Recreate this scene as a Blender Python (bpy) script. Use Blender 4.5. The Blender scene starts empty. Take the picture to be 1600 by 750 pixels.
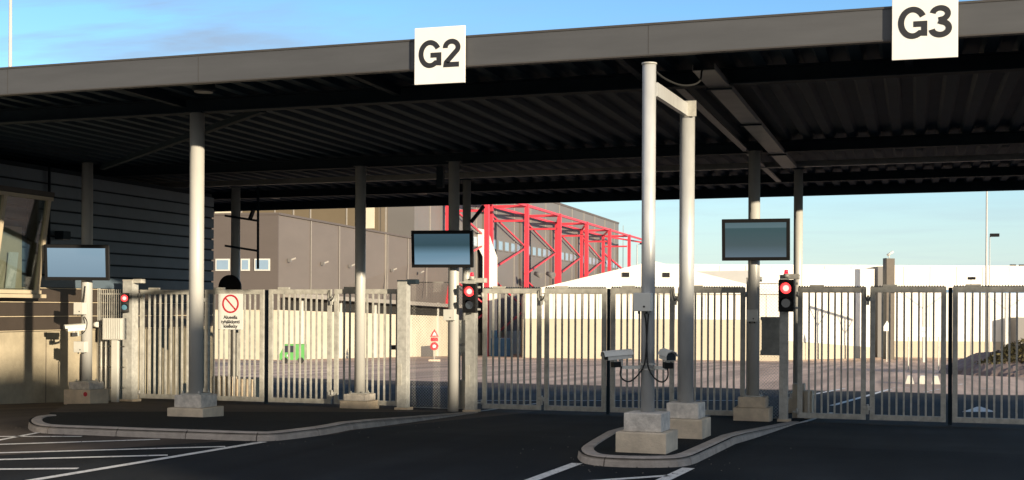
import bpy, bmesh, math, random
from mathutils import Vector, Matrix
random.seed(7)
R = math.radians
S = bpy.context.scene
COL = S.collection

# ------------------------------------------------------------------ camera
F, PX, PY, RHO = 2000.0, 800.0, 482.0, 0.005
TH = math.atan(630/2000.0)
CT, ST = math.cos(TH), math.sin(TH)
EYE = 1.72
cd = bpy.data.cameras.new('camera'); cam = bpy.data.objects.new('camera', cd); COL.objects.link(cam)
cd.sensor_width = 36.0; cd.lens = 36.0*F/1600.0; cd.shift_y = (PY-375)/1600.0
cd.clip_start = 0.1; cd.clip_end = 4000
_r, _f, _u = Vector((CT, ST, 0)), Vector((-ST, CT, 0)), Vector((0, 0, 1))
cr = (_r + RHO*_u).normalized(); cu = (_u - RHO*_r).normalized(); cb = -_f
cam.matrix_world = Matrix(((cr.x, cu.x, cb.x, 0), (cr.y, cu.y, cb.y, 0), (cr.z, cu.z, cb.z, EYE), (0, 0, 0, 1)))
S.camera = cam

# ------------------------------------------------------------------ light
SUN_EL, SUN_AZ = R(8.0), R(55)      # azimuth: from the right of and behind the camera
w = bpy.data.worlds.new('World'); S.world = w; w.use_nodes = True
nt = w.node_tree; nt.nodes.clear()
N = nt.nodes.new; L = nt.links.new
out = N('ShaderNodeOutputWorld'); bg = N('ShaderNodeBackground'); sky = N('ShaderNodeTexSky')
sky.sky_type = 'NISHITA'; sky.sun_disc = False
sky.sun_elevation = SUN_EL
sky.sun_rotation = math.pi - SUN_AZ
sky.air_density = 1.0; sky.dust_density = 0.0; sky.ozone_density = 1.8
bg.inputs[1].default_value = 0.15
tc = N('ShaderNodeTexCoord'); sep = N('ShaderNodeSeparateXYZ'); L(tc.outputs['Generated'], sep.inputs[0])
# flat cloud layer: direction divided by height
mz = N('ShaderNodeMath'); mz.operation = 'ADD'; mz.inputs[1].default_value = 0.06; L(sep.outputs[2], mz.inputs[0])
dx = N('ShaderNodeMath'); dx.operation = 'DIVIDE'; L(sep.outputs[0], dx.inputs[0]); L(mz.outputs[0], dx.inputs[1])
dy = N('ShaderNodeMath'); dy.operation = 'DIVIDE'; L(sep.outputs[1], dy.inputs[0]); L(mz.outputs[0], dy.inputs[1])
cmb = N('ShaderNodeCombineXYZ'); L(dx.outputs[0], cmb.inputs[0]); L(dy.outputs[0], cmb.inputs[1])
mp = N('ShaderNodeMapping'); mp.inputs['Rotation'].default_value = (0, 0, R(17)); mp.inputs['Scale'].default_value = (0.75, 1.2, 1)
mp.inputs['Location'].default_value = (0.55, 0.2, 0)
L(cmb.outputs[0], mp.inputs[0])
cn = N('ShaderNodeTexNoise'); cn.inputs['Scale'].default_value = 0.9; cn.inputs['Detail'].default_value = 7; cn.inputs['Roughness'].default_value = 0.6
cn.inputs['Distortion'].default_value = 0.4
L(mp.outputs[0], cn.inputs['Vector'])
crm = N('ShaderNodeValToRGB'); crm.color_ramp.elements[0].position = 0.47; crm.color_ramp.elements[0].color = (0, 0, 0, 1)
crm.color_ramp.elements[1].position = 0.66; crm.color_ramp.elements[1].color = (0.85, 0.85, 0.85, 1)
L(cn.outputs[0], crm.inputs[0])
hs = N('ShaderNodeHueSaturation'); hs.inputs['Saturation'].default_value = 1.1; L(sky.outputs[0], hs.inputs['Color'])
tn = N('ShaderNodeMix'); tn.data_type = 'RGBA'; tn.blend_type = 'MULTIPLY'; tn.inputs[0].default_value = 1
L(hs.outputs[0], tn.inputs[6]); tn.inputs[7].default_value = (0.78, 0.98, 1.26, 1)
mx = N('ShaderNodeMix'); mx.data_type = 'RGBA'
# thin cloud thickens towards the left of the view, thins out to the right
cm1 = N('ShaderNodeMath'); cm1.operation = 'DIVIDE'; L(sep.outputs[0], cm1.inputs[0]); L(sep.outputs[1], cm1.inputs[1])
cm2 = N('ShaderNodeMapRange'); cm2.inputs[1].default_value = -0.65; cm2.inputs[2].default_value = -0.35; cm2.inputs[3].default_value = 1.0; cm2.inputs[4].default_value = 0.22
L(cm1.outputs[0], cm2.inputs[0]); cm3 = N('ShaderNodeMath'); cm3.operation = 'MULTIPLY'; L(cm2.outputs[0], cm3.inputs[0]); L(crm.outputs[0], cm3.inputs[1])
L(cm3.outputs[0], mx.inputs[0]); L(tn.outputs[2], mx.inputs[6]); mx.inputs[7].default_value = (1.75, 2.0, 2.45, 1)
hz = N('ShaderNodeMapRange'); hz.inputs[1].default_value = 0.0; hz.inputs[2].default_value = 0.16; hz.inputs[3].default_value = 0.8; hz.inputs[4].default_value = 0.0
L(sep.outputs[2], hz.inputs[0]); hm = N('ShaderNodeMix'); hm.data_type = 'RGBA'; L(hz.outputs[0], hm.inputs[0]); L(mx.outputs[2], hm.inputs[6]); hm.inputs[7].default_value = (2.9, 3.45, 3.95, 1)
# unseen sky behind the camera, brightened as neutral fill for the blue shade
bk = N('ShaderNodeMapRange'); bk.inputs[1].default_value = 0.15; bk.inputs[2].default_value = -0.35; bk.inputs[3].default_value = 0.0; bk.inputs[4].default_value = 0.85
L(sep.outputs[1], bk.inputs[0]); bm_ = N('ShaderNodeMix'); bm_.data_type = 'RGBA'; L(bk.outputs[0], bm_.inputs[0]); L(hm.outputs[2], bm_.inputs[6]); bm_.inputs[7].default_value = (3.3, 3.2, 3.1, 1)
L(bm_.outputs[2], bg.inputs[0]); L(bg.outputs[0], out.inputs[0])
sd = bpy.data.lights.new('sun', 'SUN'); sd.energy = 5.0; sd.angle = R(0.5); sd.color = (1.0, 0.85, 0.62)
sun = bpy.data.objects.new('sun', sd); COL.objects.link(sun)
SDIR = Vector((math.sin(SUN_AZ)*math.cos(SUN_EL), -math.cos(SUN_AZ)*math.cos(SUN_EL), math.sin(SUN_EL)))  # towards the sun
sun.rotation_euler = SDIR.to_track_quat('Z', 'Y').to_euler(); sun.location = (20, -20, 30)
S.view_settings.view_transform = 'Standard'; S.view_settings.look = 'None'
S.view_settings.exposure = 0.55; S.view_settings.gamma = 1
S.render.engine = 'CYCLES'
S.cycles.max_bounces = 6; S.cycles.diffuse_bounces = 1; S.cycles.use_denoising = True

# ------------------------------------------------------------------ helpers
PROF = [(-80, 0), (16.5, 0), (24.6, -0.38), (67, -1.35), (118.6, -2.84), (250, -5.2), (1500, -22)]
def gz(Y):
    for (a, za), (b, zb) in zip(PROF, PROF[1:]):
        if Y <= b: return za + (zb-za)*(Y-a)/(b-a)
    return PROF[-1][1]
def ray(x, y):
    v_ = PY-y; u = ((x-PX)-RHO*v_)/F; v = (v_+RHO*(x-PX))/F
    return Vector((u*CT-ST, CT+u*ST, v))          # per unit of camera depth
def P(x, y, Y):                                   # the point at depth plane Y
    d = ray(x, y); t = Y/d.y
    return Vector((d.x*t, Y, EYE+d.z*t))
def C(x, y, Z):                                   # the point at camera distance Z
    d = ray(x, y); return Vector((d.x*Z, d.y*Z, EYE+d.z*Z))
def G(x, y, h=0.0):                               # the point on the ground
    d = ray(x, y); t = 3.0
    while EYE+d.z*t > gz(d.y*t)+h and t < 900: t += 0.02
    return Vector((d.x*t, d.y*t, gz(d.y*t)+h))
def XA(x, Y, y=600): return P(x, y, Y).x
def onto(v): return Vector((v.x, v.y, gz(v.y)))

def tag(o, label=None, cat=None, group=None, kind=None):
    if label: o['label'] = label
    if cat: o['category'] = cat
    if group: o['group'] = group
    if kind: o['kind'] = kind
    return o
def empty(name, loc=(0, 0, 0), rz=0.0, label=None, cat=None, group=None):
    o = bpy.data.objects.new(name, None); COL.objects.link(o)
    o.location = loc; o.rotation_euler = (0, 0, rz); o.empty_display_size = 0.2
    return tag(o, label, cat, group)
def wm(o):
    m = Matrix.LocRotScale(o.location, o.rotation_euler, o.scale)
    return wm(o.parent) @ m if o.parent else m

class MB:
    """collects shapes in world coordinates, then links them as one mesh"""
    def __init__(s): s.bm = bmesh.new()
    def hexa(s, p, bev=0):
        vs = [s.bm.verts.new(q) for q in p]
        fs = [s.bm.faces.new([vs[i] for i in f]) for f in ((0,3,2,1),(4,5,6,7),(0,1,5,4),(1,2,6,5),(2,3,7,6),(3,0,4,7))]
        if bev:
            es = list({e for f in fs for e in f.edges})
            bmesh.ops.bevel(s.bm, geom=es, offset=bev, segments=2, profile=0.6, affect='EDGES')
        return s
    def box(s, a, b, bev=0):
        (x0, y0, z0), (x1, y1, z1) = a, b
        x0, x1 = min(x0, x1), max(x0, x1); y0, y1 = min(y0, y1), max(y0, y1); z0, z1 = min(z0, z1), max(z0, z1)
        return s.hexa([(x0,y0,z0),(x1,y0,z0),(x1,y1,z0),(x0,y1,z0),(x0,y0,z1),(x1,y0,z1),(x1,y1,z1),(x0,y1,z1)], bev)
    def obox(s, c, ax, ay, az, bev=0):          # centre and three half vectors
        c, ax, ay, az = Vector(c), Vector(ax), Vector(ay), Vector(az)
        return s.hexa([c-ax-ay-az, c+ax-ay-az, c+ax+ay-az, c-ax+ay-az, c-ax-ay+az, c+ax-ay+az, c+ax+ay+az, c-ax+ay+az], bev)
    def bar(s, a, b, w, h=None, up=(0, 0, 1), bev=0):
        a, b = Vector(a), Vector(b); h = h or w; d = b-a; l = d.length; d.normalize(); up = Vector(up)
        if abs(d.dot(up)) > 0.98: up = Vector((0, 1, 0))
        sx = d.cross(up).normalized(); sz = sx.cross(d).normalized()
        return s.obox((a+b)/2, sx*w/2, d*l/2, sz*h/2, bev)
    def tube(s, pts, r, n=12, cap=True, r1=None):
        pts = [Vector(p) for p in pts]; rings = []; prev = None
        for i, p in enumerate(pts):
            d = (pts[min(i+1, len(pts)-1)]-pts[max(i-1, 0)]).normalized()
            if prev is None:
                ref = Vector((0, 0, 1)) if abs(d.z) < 0.9 else Vector((1, 0, 0))
                sx = d.cross(ref).normalized()
            else: sx = (prev-d*prev.dot(d)).normalized()
            prev = sx; sy = d.cross(sx)
            rr = r if r1 is None else r+(r1-r)*i/(len(pts)-1)
            rings.append([s.bm.verts.new(p+(sx*math.cos(2*math.pi*k/n)+sy*math.sin(2*math.pi*k/n))*rr) for k in range(n)])
        for A, B in zip(rings, rings[1:]):
            for k in range(n): s.bm.faces.new([A[k], A[(k+1) % n], B[(k+1) % n], B[k]]).smooth = True
        if cap: s.bm.faces.new(rings[0][::-1]); s.bm.faces.new(rings[-1])
        return s
    def prism(s, pts, dv):
        pts = [Vector(p) for p in pts]; dv = Vector(dv)
        A = [s.bm.verts.new(p) for p in pts]; B = [s.bm.verts.new(p+dv) for p in pts]; n = len(A)
        s.bm.faces.new(A[::-1]); s.bm.faces.new(B)
        for i in range(n): s.bm.faces.new([A[i], A[(i+1) % n], B[(i+1) % n], B[i]])
        return s
    def ring(s, c, ax, ay, r0, r1, th, n=40):     # flat ring with thickness, ax/ay in-plane, th vector
        c, ax, ay, th = Vector(c), Vector(ax), Vector(ay), Vector(th)
        q = []
        for k in range(n):
            a = 2*math.pi*k/n; d = ax*math.cos(a)+ay*math.sin(a)
            q.append([s.bm.verts.new(c+d*r0), s.bm.verts.new(c+d*r1), s.bm.verts.new(c+d*r1+th), s.bm.verts.new(c+d*r0+th)])
        for k in range(n):
            A, B = q[k], q[(k+1) % n]
            for j in range(4): s.bm.faces.new([A[j], A[(j+1) % 4], B[(j+1) % 4], B[j]])
        return s
    def quad(s, p):
        s.bm.faces.new([s.bm.verts.new(q) for q in p]); return s
    def build(s, name, mat, parent=None, label=None, cat=None, group=None, kind=None, loc=None):
        bmesh.ops.recalc_face_normals(s.bm, faces=s.bm.faces)
        o = bpy.data.objects.new(name, bpy.data.meshes.new(name)); COL.objects.link(o)
        if parent is not None:
            s.bm.transform(wm(parent).inverted()); o.parent = parent
        elif loc is not None:
            s.bm.transform(Matrix.Translation(-Vector(loc))); o.location = loc
        s.bm.to_mesh(o.data); s.bm.free(); o.data.materials.append(mat)
        return tag(o, label, cat, group, kind)

def text(body, size, mat, name, parent, origin, xdir, zdir, bold=0.0, align='CENTER', thick=0.004):
    """flat lettering with a little thickness, facing -xdir x zdir"""
    c = bpy.data.curves.new(name, 'FONT'); c.body = body; c.size = size; c.align_x = align; c.align_y = 'CENTER'
    c.extrude = thick; c.offset = bold
    t = bpy.data.objects.new('tmp', c); COL.objects.link(t)
    dg = bpy.context.evaluated_depsgraph_get()
    me = bpy.data.meshes.new_from_object(t.evaluated_get(dg)); bpy.data.objects.remove(t)
    X, Z = Vector(xdir).normalized(), Vector(zdir).normalized(); Y = X.cross(Z)  # text normal = x cross z(text up)
    M = Matrix(((X.x, Z.x, Y.x, origin[0]), (X.y, Z.y, Y.y, origin[1]), (X.z, Z.z, Y.z, origin[2]), (0, 0, 0, 1)))
    me.transform(wm(parent).inverted() @ M)
    o = bpy.data.objects.new(name, me); COL.objects.link(o); o.parent = parent; me.materials.clear(); me.materials.append(mat)
    return o

# ------------------------------------------------------------------ materials
MATS = {}
def mat(name, col, rough=0.6, metal=0.0, vary=0.12, scale=3.0, bump=0.0, bscale=40.0, col2=None, spec=0.5, stretch=(1, 1, 1), detail=6):
    m = bpy.data.materials.new(name); m.use_nodes = True; t = m.node_tree; b = t.nodes['Principled BSDF']
    b.inputs['Roughness'].default_value = rough; b.inputs['Metallic'].default_value = metal
    b.inputs['Specular IOR Level'].default_value = spec
    tcn = t.nodes.new('ShaderNodeTexCoord'); mpn = t.nodes.new('ShaderNodeMapping'); mpn.inputs['Scale'].default_value = stretch
    t.links.new(tcn.outputs['Object'], mpn.inputs[0])
    n = t.nodes.new('ShaderNodeTexNoise'); n.inputs['Scale'].default_value = scale; n.inputs['Detail'].default_value = detail
    n.inputs['Roughness'].default_value = 0.65
    t.links.new(mpn.outputs[0], n.inputs['Vector'])
    r = t.nodes.new('ShaderNodeValToRGB'); r.color_ramp.elements[0].position = 0.3; r.color_ramp.elements[1].position = 0.72
    c2 = col2 or tuple(c*(1-vary) for c in col); c1 = tuple(min(1, c*(1+vary)) for c in col)
    r.color_ramp.elements[0].color = (*c2, 1); r.color_ramp.elements[1].color = (*c1, 1)
    t.links.new(n.outputs[0], r.inputs[0]); t.links.new(r.outputs[0], b.inputs['Base Color'])
    if bump:
        n2 = t.nodes.new('ShaderNodeTexNoise'); n2.inputs['Scale'].default_value = bscale; n2.inputs['Detail'].default_value = 4
        t.links.new(tcn.outputs['Object'], n2.inputs['Vector'])
        bp = t.nodes.new('ShaderNodeBump'); bp.inputs['Strength'].default_value = bump; bp.inputs['Distance'].default_value = 0.02
        t.links.new(n2.outputs[0], bp.inputs['Height']); t.links.new(bp.outputs[0], b.inputs['Normal'])
    MATS[name] = m; return m
def emis(name, col, strength, rough=0.3):
    m = bpy.data.materials.new(name); m.use_nodes = True; b = m.node_tree.nodes['Principled BSDF']
    b.inputs['Base Color'].default_value = (*[c*0.3 for c in col], 1); b.inputs['Roughness'].default_value = rough
    b.inputs['Emission Color'].default_value = (*col, 1); b.inputs['Emission Strength'].default_value = strength
    MATS[name] = m; return m

mat('fascia', (0.066, 0.068, 0.074), 0.5, 0.0, 0.16, 1.2, stretch=(0.4, 1, 3))
mat('fascia_edge', (0.05, 0.045, 0.042), 0.5)
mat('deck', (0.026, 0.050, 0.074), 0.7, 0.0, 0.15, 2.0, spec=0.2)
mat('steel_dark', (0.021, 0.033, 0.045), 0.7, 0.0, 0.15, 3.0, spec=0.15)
mat('steel_pale', (0.22, 0.215, 0.21), 0.5, 0.2, 0.15, 3.0)
mat('column', (0.54, 0.53, 0.50), 0.42, 0.05, 0.07, 5.0, stretch=(1, 1, 0.3))
mat('pole_galv', (0.54, 0.545, 0.54), 0.34, 0.2, 0.12, 8.0, stretch=(1, 1, 0.3))
mat('galv', (0.48, 0.465, 0.42), 0.48, 0.1, 0.28, 7.0)
mat('galv_post', (0.49, 0.485, 0.455), 0.5, 0.1, 0.25, 9.0)
mat('concrete', (0.68, 0.56, 0.42), 0.9, 0, 0.22, 4.0, 0.35, 60)
mat('concrete_old', (0.66, 0.60, 0.53), 0.92, 0, 0.3, 9.0, 0.4, 45)
mat('concrete_wall', (0.42, 0.36, 0.26), 0.88, 0, 0.3, 1.3, 0.3, 30, detail=10)
mat('kerbstone', (0.42, 0.36, 0.31), 0.9, 0, 0.25, 5.0, 0.4, 70)
mat('island_asphalt', (0.013, 0.015, 0.016), 0.95, 0, 0.25, 1.6, 0.6, 160, spec=0.2)
mat('white_paint', (0.80, 0.76, 0.70), 0.7, 0, 0.16, 7.0)
mat('cladding_brown', (0.055, 0.042, 0.034), 0.55, 0, 0.15, 2)
mat('cladding_blue', (0.11, 0.15, 0.19), 0.55, 0, 0.1, 2)
mat('trim_cream', (0.55, 0.46, 0.33), 0.5, 0, 0.08, 4)
mat('white_box', (0.66, 0.65, 0.60), 0.45, 0, 0.05, 6)
mat('black_plastic', (0.008, 0.008, 0.009), 0.5, 0, 0.1, 6, spec=0.25)
mat('rubber', (0.015, 0.015, 0.015), 0.7)
mat('sign_white', (0.80, 0.79, 0.76), 0.5, 0, 0.03, 3)
mat('sign_black', (0.018, 0.018, 0.022), 0.5)
mat('sign_red', (0.55, 0.03, 0.05), 0.5)
mat('clad_greybrown', (0.16, 0.135, 0.12), 0.6, 0, 0.07, 0.25, stretch=(1, 1, 3))
mat('clad_brown_dark', (0.115, 0.095, 0.085), 0.6, 0, 0.07, 0.25, stretch=(1, 1, 3))
mat('clad_olive', (0.15, 0.115, 0.07), 0.65, 0, 0.08, 0.3)
mat('seam', (0.32, 0.29, 0.255), 0.5)
mat('white_render', (0.66, 0.59, 0.46), 0.85, 0, 0.10, 0.4, col2=(0.55, 0.49, 0.38))
mat('white_metal', (0.82, 0.78, 0.70), 0.5, 0, 0.05, 0.5)
mat('beige_plinth', (0.52, 0.46, 0.36), 0.85, 0, 0.06, 0.5)
mat('hangar_grey', (0.17, 0.16, 0.155), 0.55, 0, 0.06, 0.2, stretch=(1, 1, 2))
mat('red_steel', (0.70, 0.05, 0.075), 0.45, 0, 0.06, 2)
mat('green_paint', (0.10, 0.36, 0.09), 0.4, 0, 0.06, 3)
mat('blue_paint', (0.05, 0.15, 0.30), 0.45, 0, 0.12, 2)
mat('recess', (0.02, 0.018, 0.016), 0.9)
mat('rock', (0.16, 0.12, 0.11), 0.95, 0, 0.4, 1.5, 0.8, 6)
mat('bush', (0.10, 0.085, 0.035), 0.9, 0, 0.4, 4)
mat('pylon', (0.13, 0.11, 0.09), 0.7)
mat('tyre', (0.02, 0.02, 0.02), 0.85)
def glass(name, col, rough):
    m = mat(name, col, rough, 0, 0.05, 2, spec=1.0); return m
glass('window_glass', (0.03, 0.04, 0.05), 0.05)
glass('window_far', (0.25, 0.36, 0.48), 0.1)  # reflected blue sky put into the pane colour
# real see-through booth glazing
m = bpy.data.materials.new('booth_glass'); m.use_nodes = True; t = m.node_tree; t.nodes.clear()
o_ = t.nodes.new('ShaderNodeOutputMaterial'); mxs = t.nodes.new('ShaderNodeMixShader'); tr = t.nodes.new('ShaderNodeBsdfTransparent'); gl = t.nodes.new('ShaderNodeBsdfGlossy')
tr.inputs[0].default_value = (0.75, 0.8, 0.8, 1); gl.inputs['Roughness'].default_value = 0.03; fr = t.nodes.new('ShaderNodeValue'); fr.outputs[0].default_value = 0.10
t.links.new(fr.outputs[0], mxs.inputs[0]); t.links.new(tr.outputs[0], mxs.inputs[1]); t.links.new(gl.outputs[0], mxs.inputs[2]); t.links.new(mxs.outputs[0], o_.inputs[0]); MATS['booth_glass'] = m
emis('lamp_red', (1.0, 0.04, 0.04), 2.2)
emis('lamp_red_core', (1.0, 0.30, 0.26), 2.2)
emis('lamp_red_dim', (0.9, 0.02, 0.05), 1.0)
emis('lens_teal', (0.10, 0.35, 0.45), 0.25)
emis('screen_blue', (0.13, 0.25, 0.34), 0.75)
def screen_mat(name, stops):  # display glow with sky glare painted in as a gradient
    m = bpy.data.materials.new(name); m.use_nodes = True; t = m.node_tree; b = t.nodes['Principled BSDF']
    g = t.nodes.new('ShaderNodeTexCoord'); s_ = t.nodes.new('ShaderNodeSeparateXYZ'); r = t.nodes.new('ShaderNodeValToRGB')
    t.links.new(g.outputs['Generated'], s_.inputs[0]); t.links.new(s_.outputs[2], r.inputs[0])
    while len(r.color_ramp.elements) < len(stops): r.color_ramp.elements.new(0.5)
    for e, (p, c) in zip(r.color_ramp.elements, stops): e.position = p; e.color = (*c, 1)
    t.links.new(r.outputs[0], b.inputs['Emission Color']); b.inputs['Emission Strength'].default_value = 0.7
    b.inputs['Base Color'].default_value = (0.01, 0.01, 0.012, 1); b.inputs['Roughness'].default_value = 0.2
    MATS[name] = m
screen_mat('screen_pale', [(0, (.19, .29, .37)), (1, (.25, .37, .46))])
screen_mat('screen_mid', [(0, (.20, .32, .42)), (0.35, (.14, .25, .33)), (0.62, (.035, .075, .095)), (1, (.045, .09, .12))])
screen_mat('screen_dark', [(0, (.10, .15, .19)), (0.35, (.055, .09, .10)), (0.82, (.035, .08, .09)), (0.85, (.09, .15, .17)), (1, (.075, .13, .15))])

def brown_patch(t, base, sp, a, c):
    """browner ground colour where y > a*x + c, base = colour node"""
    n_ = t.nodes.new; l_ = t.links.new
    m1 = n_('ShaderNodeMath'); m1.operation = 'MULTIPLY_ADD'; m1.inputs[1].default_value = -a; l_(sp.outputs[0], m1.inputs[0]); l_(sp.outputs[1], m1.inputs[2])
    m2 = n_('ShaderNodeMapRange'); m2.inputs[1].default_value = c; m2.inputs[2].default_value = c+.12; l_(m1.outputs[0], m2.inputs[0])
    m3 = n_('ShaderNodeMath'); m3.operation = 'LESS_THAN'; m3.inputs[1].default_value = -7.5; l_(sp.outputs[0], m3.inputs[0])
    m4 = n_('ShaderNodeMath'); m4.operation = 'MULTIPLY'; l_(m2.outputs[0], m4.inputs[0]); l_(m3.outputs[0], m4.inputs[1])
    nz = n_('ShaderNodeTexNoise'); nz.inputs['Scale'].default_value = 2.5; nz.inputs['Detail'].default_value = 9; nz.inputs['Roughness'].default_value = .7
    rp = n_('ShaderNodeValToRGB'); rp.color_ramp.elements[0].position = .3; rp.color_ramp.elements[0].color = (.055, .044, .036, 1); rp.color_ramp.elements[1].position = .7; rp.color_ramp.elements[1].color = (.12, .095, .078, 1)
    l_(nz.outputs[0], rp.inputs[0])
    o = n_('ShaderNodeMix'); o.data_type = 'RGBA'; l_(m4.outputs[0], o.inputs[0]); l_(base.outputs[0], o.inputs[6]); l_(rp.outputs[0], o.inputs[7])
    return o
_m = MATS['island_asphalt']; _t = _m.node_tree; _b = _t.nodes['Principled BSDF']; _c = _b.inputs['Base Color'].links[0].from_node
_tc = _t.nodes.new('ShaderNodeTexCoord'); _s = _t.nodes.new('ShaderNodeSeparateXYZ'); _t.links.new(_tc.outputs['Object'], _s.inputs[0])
_o = brown_patch(_t, _c, _s, 1.8, 16.3+1.8*12.9); _t.links.new(_o.outputs[2], _b.inputs['Base Color'])

_m = MATS['white_paint']; _t = _m.node_tree; _b = _t.nodes['Principled BSDF']; _c = _b.inputs['Base Color'].links[0].from_node
_n = _t.nodes.new('ShaderNodeTexNoise'); _n.inputs['Scale'].default_value = 22; _n.inputs['Detail'].default_value = 8; _n.inputs['Roughness'].default_value = .75
_x = _t.nodes.new('ShaderNodeTexCoord'); _t.links.new(_x.outputs['Object'], _n.inputs['Vector'])
_r = _t.nodes.new('ShaderNodeMapRange'); _r.inputs[1].default_value = .36; _r.inputs[2].default_value = .44; _t.links.new(_n.outputs[0], _r.inputs[0])
_k = _t.nodes.new('ShaderNodeMix'); _k.data_type = 'RGBA'; _k.inputs[6].default_value = (.05, .05, .05, 1)
_t.links.new(_r.outputs[0], _k.inputs[0]); _t.links.new(_c.outputs[0], _k.inputs[7]); _t.links.new(_k.outputs[2], _b.inputs['Base Color'])

# ground: asphalt near, sunlit yard painted paler beyond the gates
def ground_mat():
    m = bpy.data.materials.new('asphalt_ground'); m.use_nodes = True; t = m.node_tree; b = t.nodes['Principled BSDF']
    n_ = t.nodes.new; l_ = t.links.new
    tcn = n_('ShaderNodeTexCoord'); s_ = n_('ShaderNodeSeparateXYZ'); l_(tcn.outputs['Object'], s_.inputs[0])
    big = n_('ShaderNodeTexNoise'); big.inputs['Scale'].default_value = 0.35; big.inputs['Detail'].default_value = 8; l_(tcn.outputs['Object'], big.inputs['Vector'])
    fine = n_('ShaderNodeTexNoise'); fine.inputs['Scale'].default_value = 60; fine.inputs['Detail'].default_value = 3; l_(tcn.outputs['Object'], fine.inputs['Vector'])
    mps = n_('ShaderNodeMapping'); mps.inputs['Scale'].default_value = (2.2, 0.12, 1); l_(tcn.outputs['Object'], mps.inputs[0])
    tr_ = n_('ShaderNodeTexNoise'); tr_.inputs['Scale'].default_value = 0.5; tr_.inputs['Detail'].default_value = 3; l_(mps.outputs[0], tr_.inputs['Vector'])
    r1 = n_('ShaderNodeValToRGB'); r1.color_ramp.elements[0].color = (0.009, 0.012, 0.015, 1); r1.color_ramp.elements[1].color = (0.034, 0.036, 0.038, 1)
    r1.color_ramp.elements[0].position = .35; r1.color_ramp.elements[1].position = .7
    l_(big.outputs[0], r1.inputs[0])
    r2 = n_('ShaderNodeValToRGB'); r2.color_ramp.elements[0].color = (0.60, 0.42, 0.31, 1); r2.color_ramp.elements[1].color = (0.80, 0.58, 0.44, 1)
    l_(big.outputs[0], r2.inputs[0])
    # shade-to-sun change put into the colour beyond the apron, with a wavering edge
    ad = n_('ShaderNodeMath'); ad.operation = 'MULTIPLY_ADD'; ad.inputs[1].default_value = 3.0; l_(big.outputs[0], ad.inputs[0]); l_(s_.outputs[1], ad.inputs[2])
    mr = n_('ShaderNodeMapRange'); mr.inputs[1].default_value = 41.2; mr.inputs[2].default_value = 42.0; l_(ad.outputs[0], mr.inputs[0])
    r1 = brown_patch(t, r1, s_, 1.4, 12.26+1.4*10.02)
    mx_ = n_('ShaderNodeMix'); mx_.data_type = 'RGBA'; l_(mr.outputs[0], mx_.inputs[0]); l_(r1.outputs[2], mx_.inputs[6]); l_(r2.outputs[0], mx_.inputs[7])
    mul = n_('ShaderNodeMix'); mul.data_type = 'RGBA'; mul.blend_type = 'MULTIPLY'; mul.inputs[0].default_value = 0.6
    r3 = n_('ShaderNodeValToRGB'); r3.color_ramp.elements[0].position = .38; r3.color_ramp.elements[0].color = (.3, .3, .3, 1); r3.color_ramp.elements[1].position = .62
    l_(tr_.outputs[0], r3.inputs[0]); l_(mx_.outputs[2], mul.inputs[6]); l_(r3.outputs[0], mul.inputs[7]); l_(mul.outputs[2], b.inputs['Base Color'])
    b.inputs['Roughness'].default_value = 0.95; b.inputs['Specular IOR Level'].default_value = 0.2
    bp = n_('ShaderNodeBump'); bp.inputs['Strength'].default_value = 0.5; bp.inputs['Distance'].default_value = 0.01
    l_(fine.outputs[0], bp.inputs['Height']); l_(bp.outputs[0], b.inputs['Normal'])
    MATS['asphalt'] = m
ground_mat()
M_ = MATS

# ------------------------------------------------------------------ ground, islands, kerbs, markings
g = MB()
ys = [p[0] for p in PROF]
ys = sorted(set(ys + [20, 22, 30, 40, 50, 90, 160, 600]))
xs = [-900, -200, -60, -20, 0, 20, 60, 200, 900]
gv = {}
for j, y in enumerate(ys):
    for i, x in enumerate(xs): gv[i, j] = g.bm.verts.new((x, y, gz(y)))
for j in range(len(ys)-1):
    for i in range(len(xs)-1): g.bm.faces.new([gv[i, j], gv[i+1, j], gv[i+1, j+1], gv[i, j+1]])
g.build('ground', M_['asphalt'], kind='structure')

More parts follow.
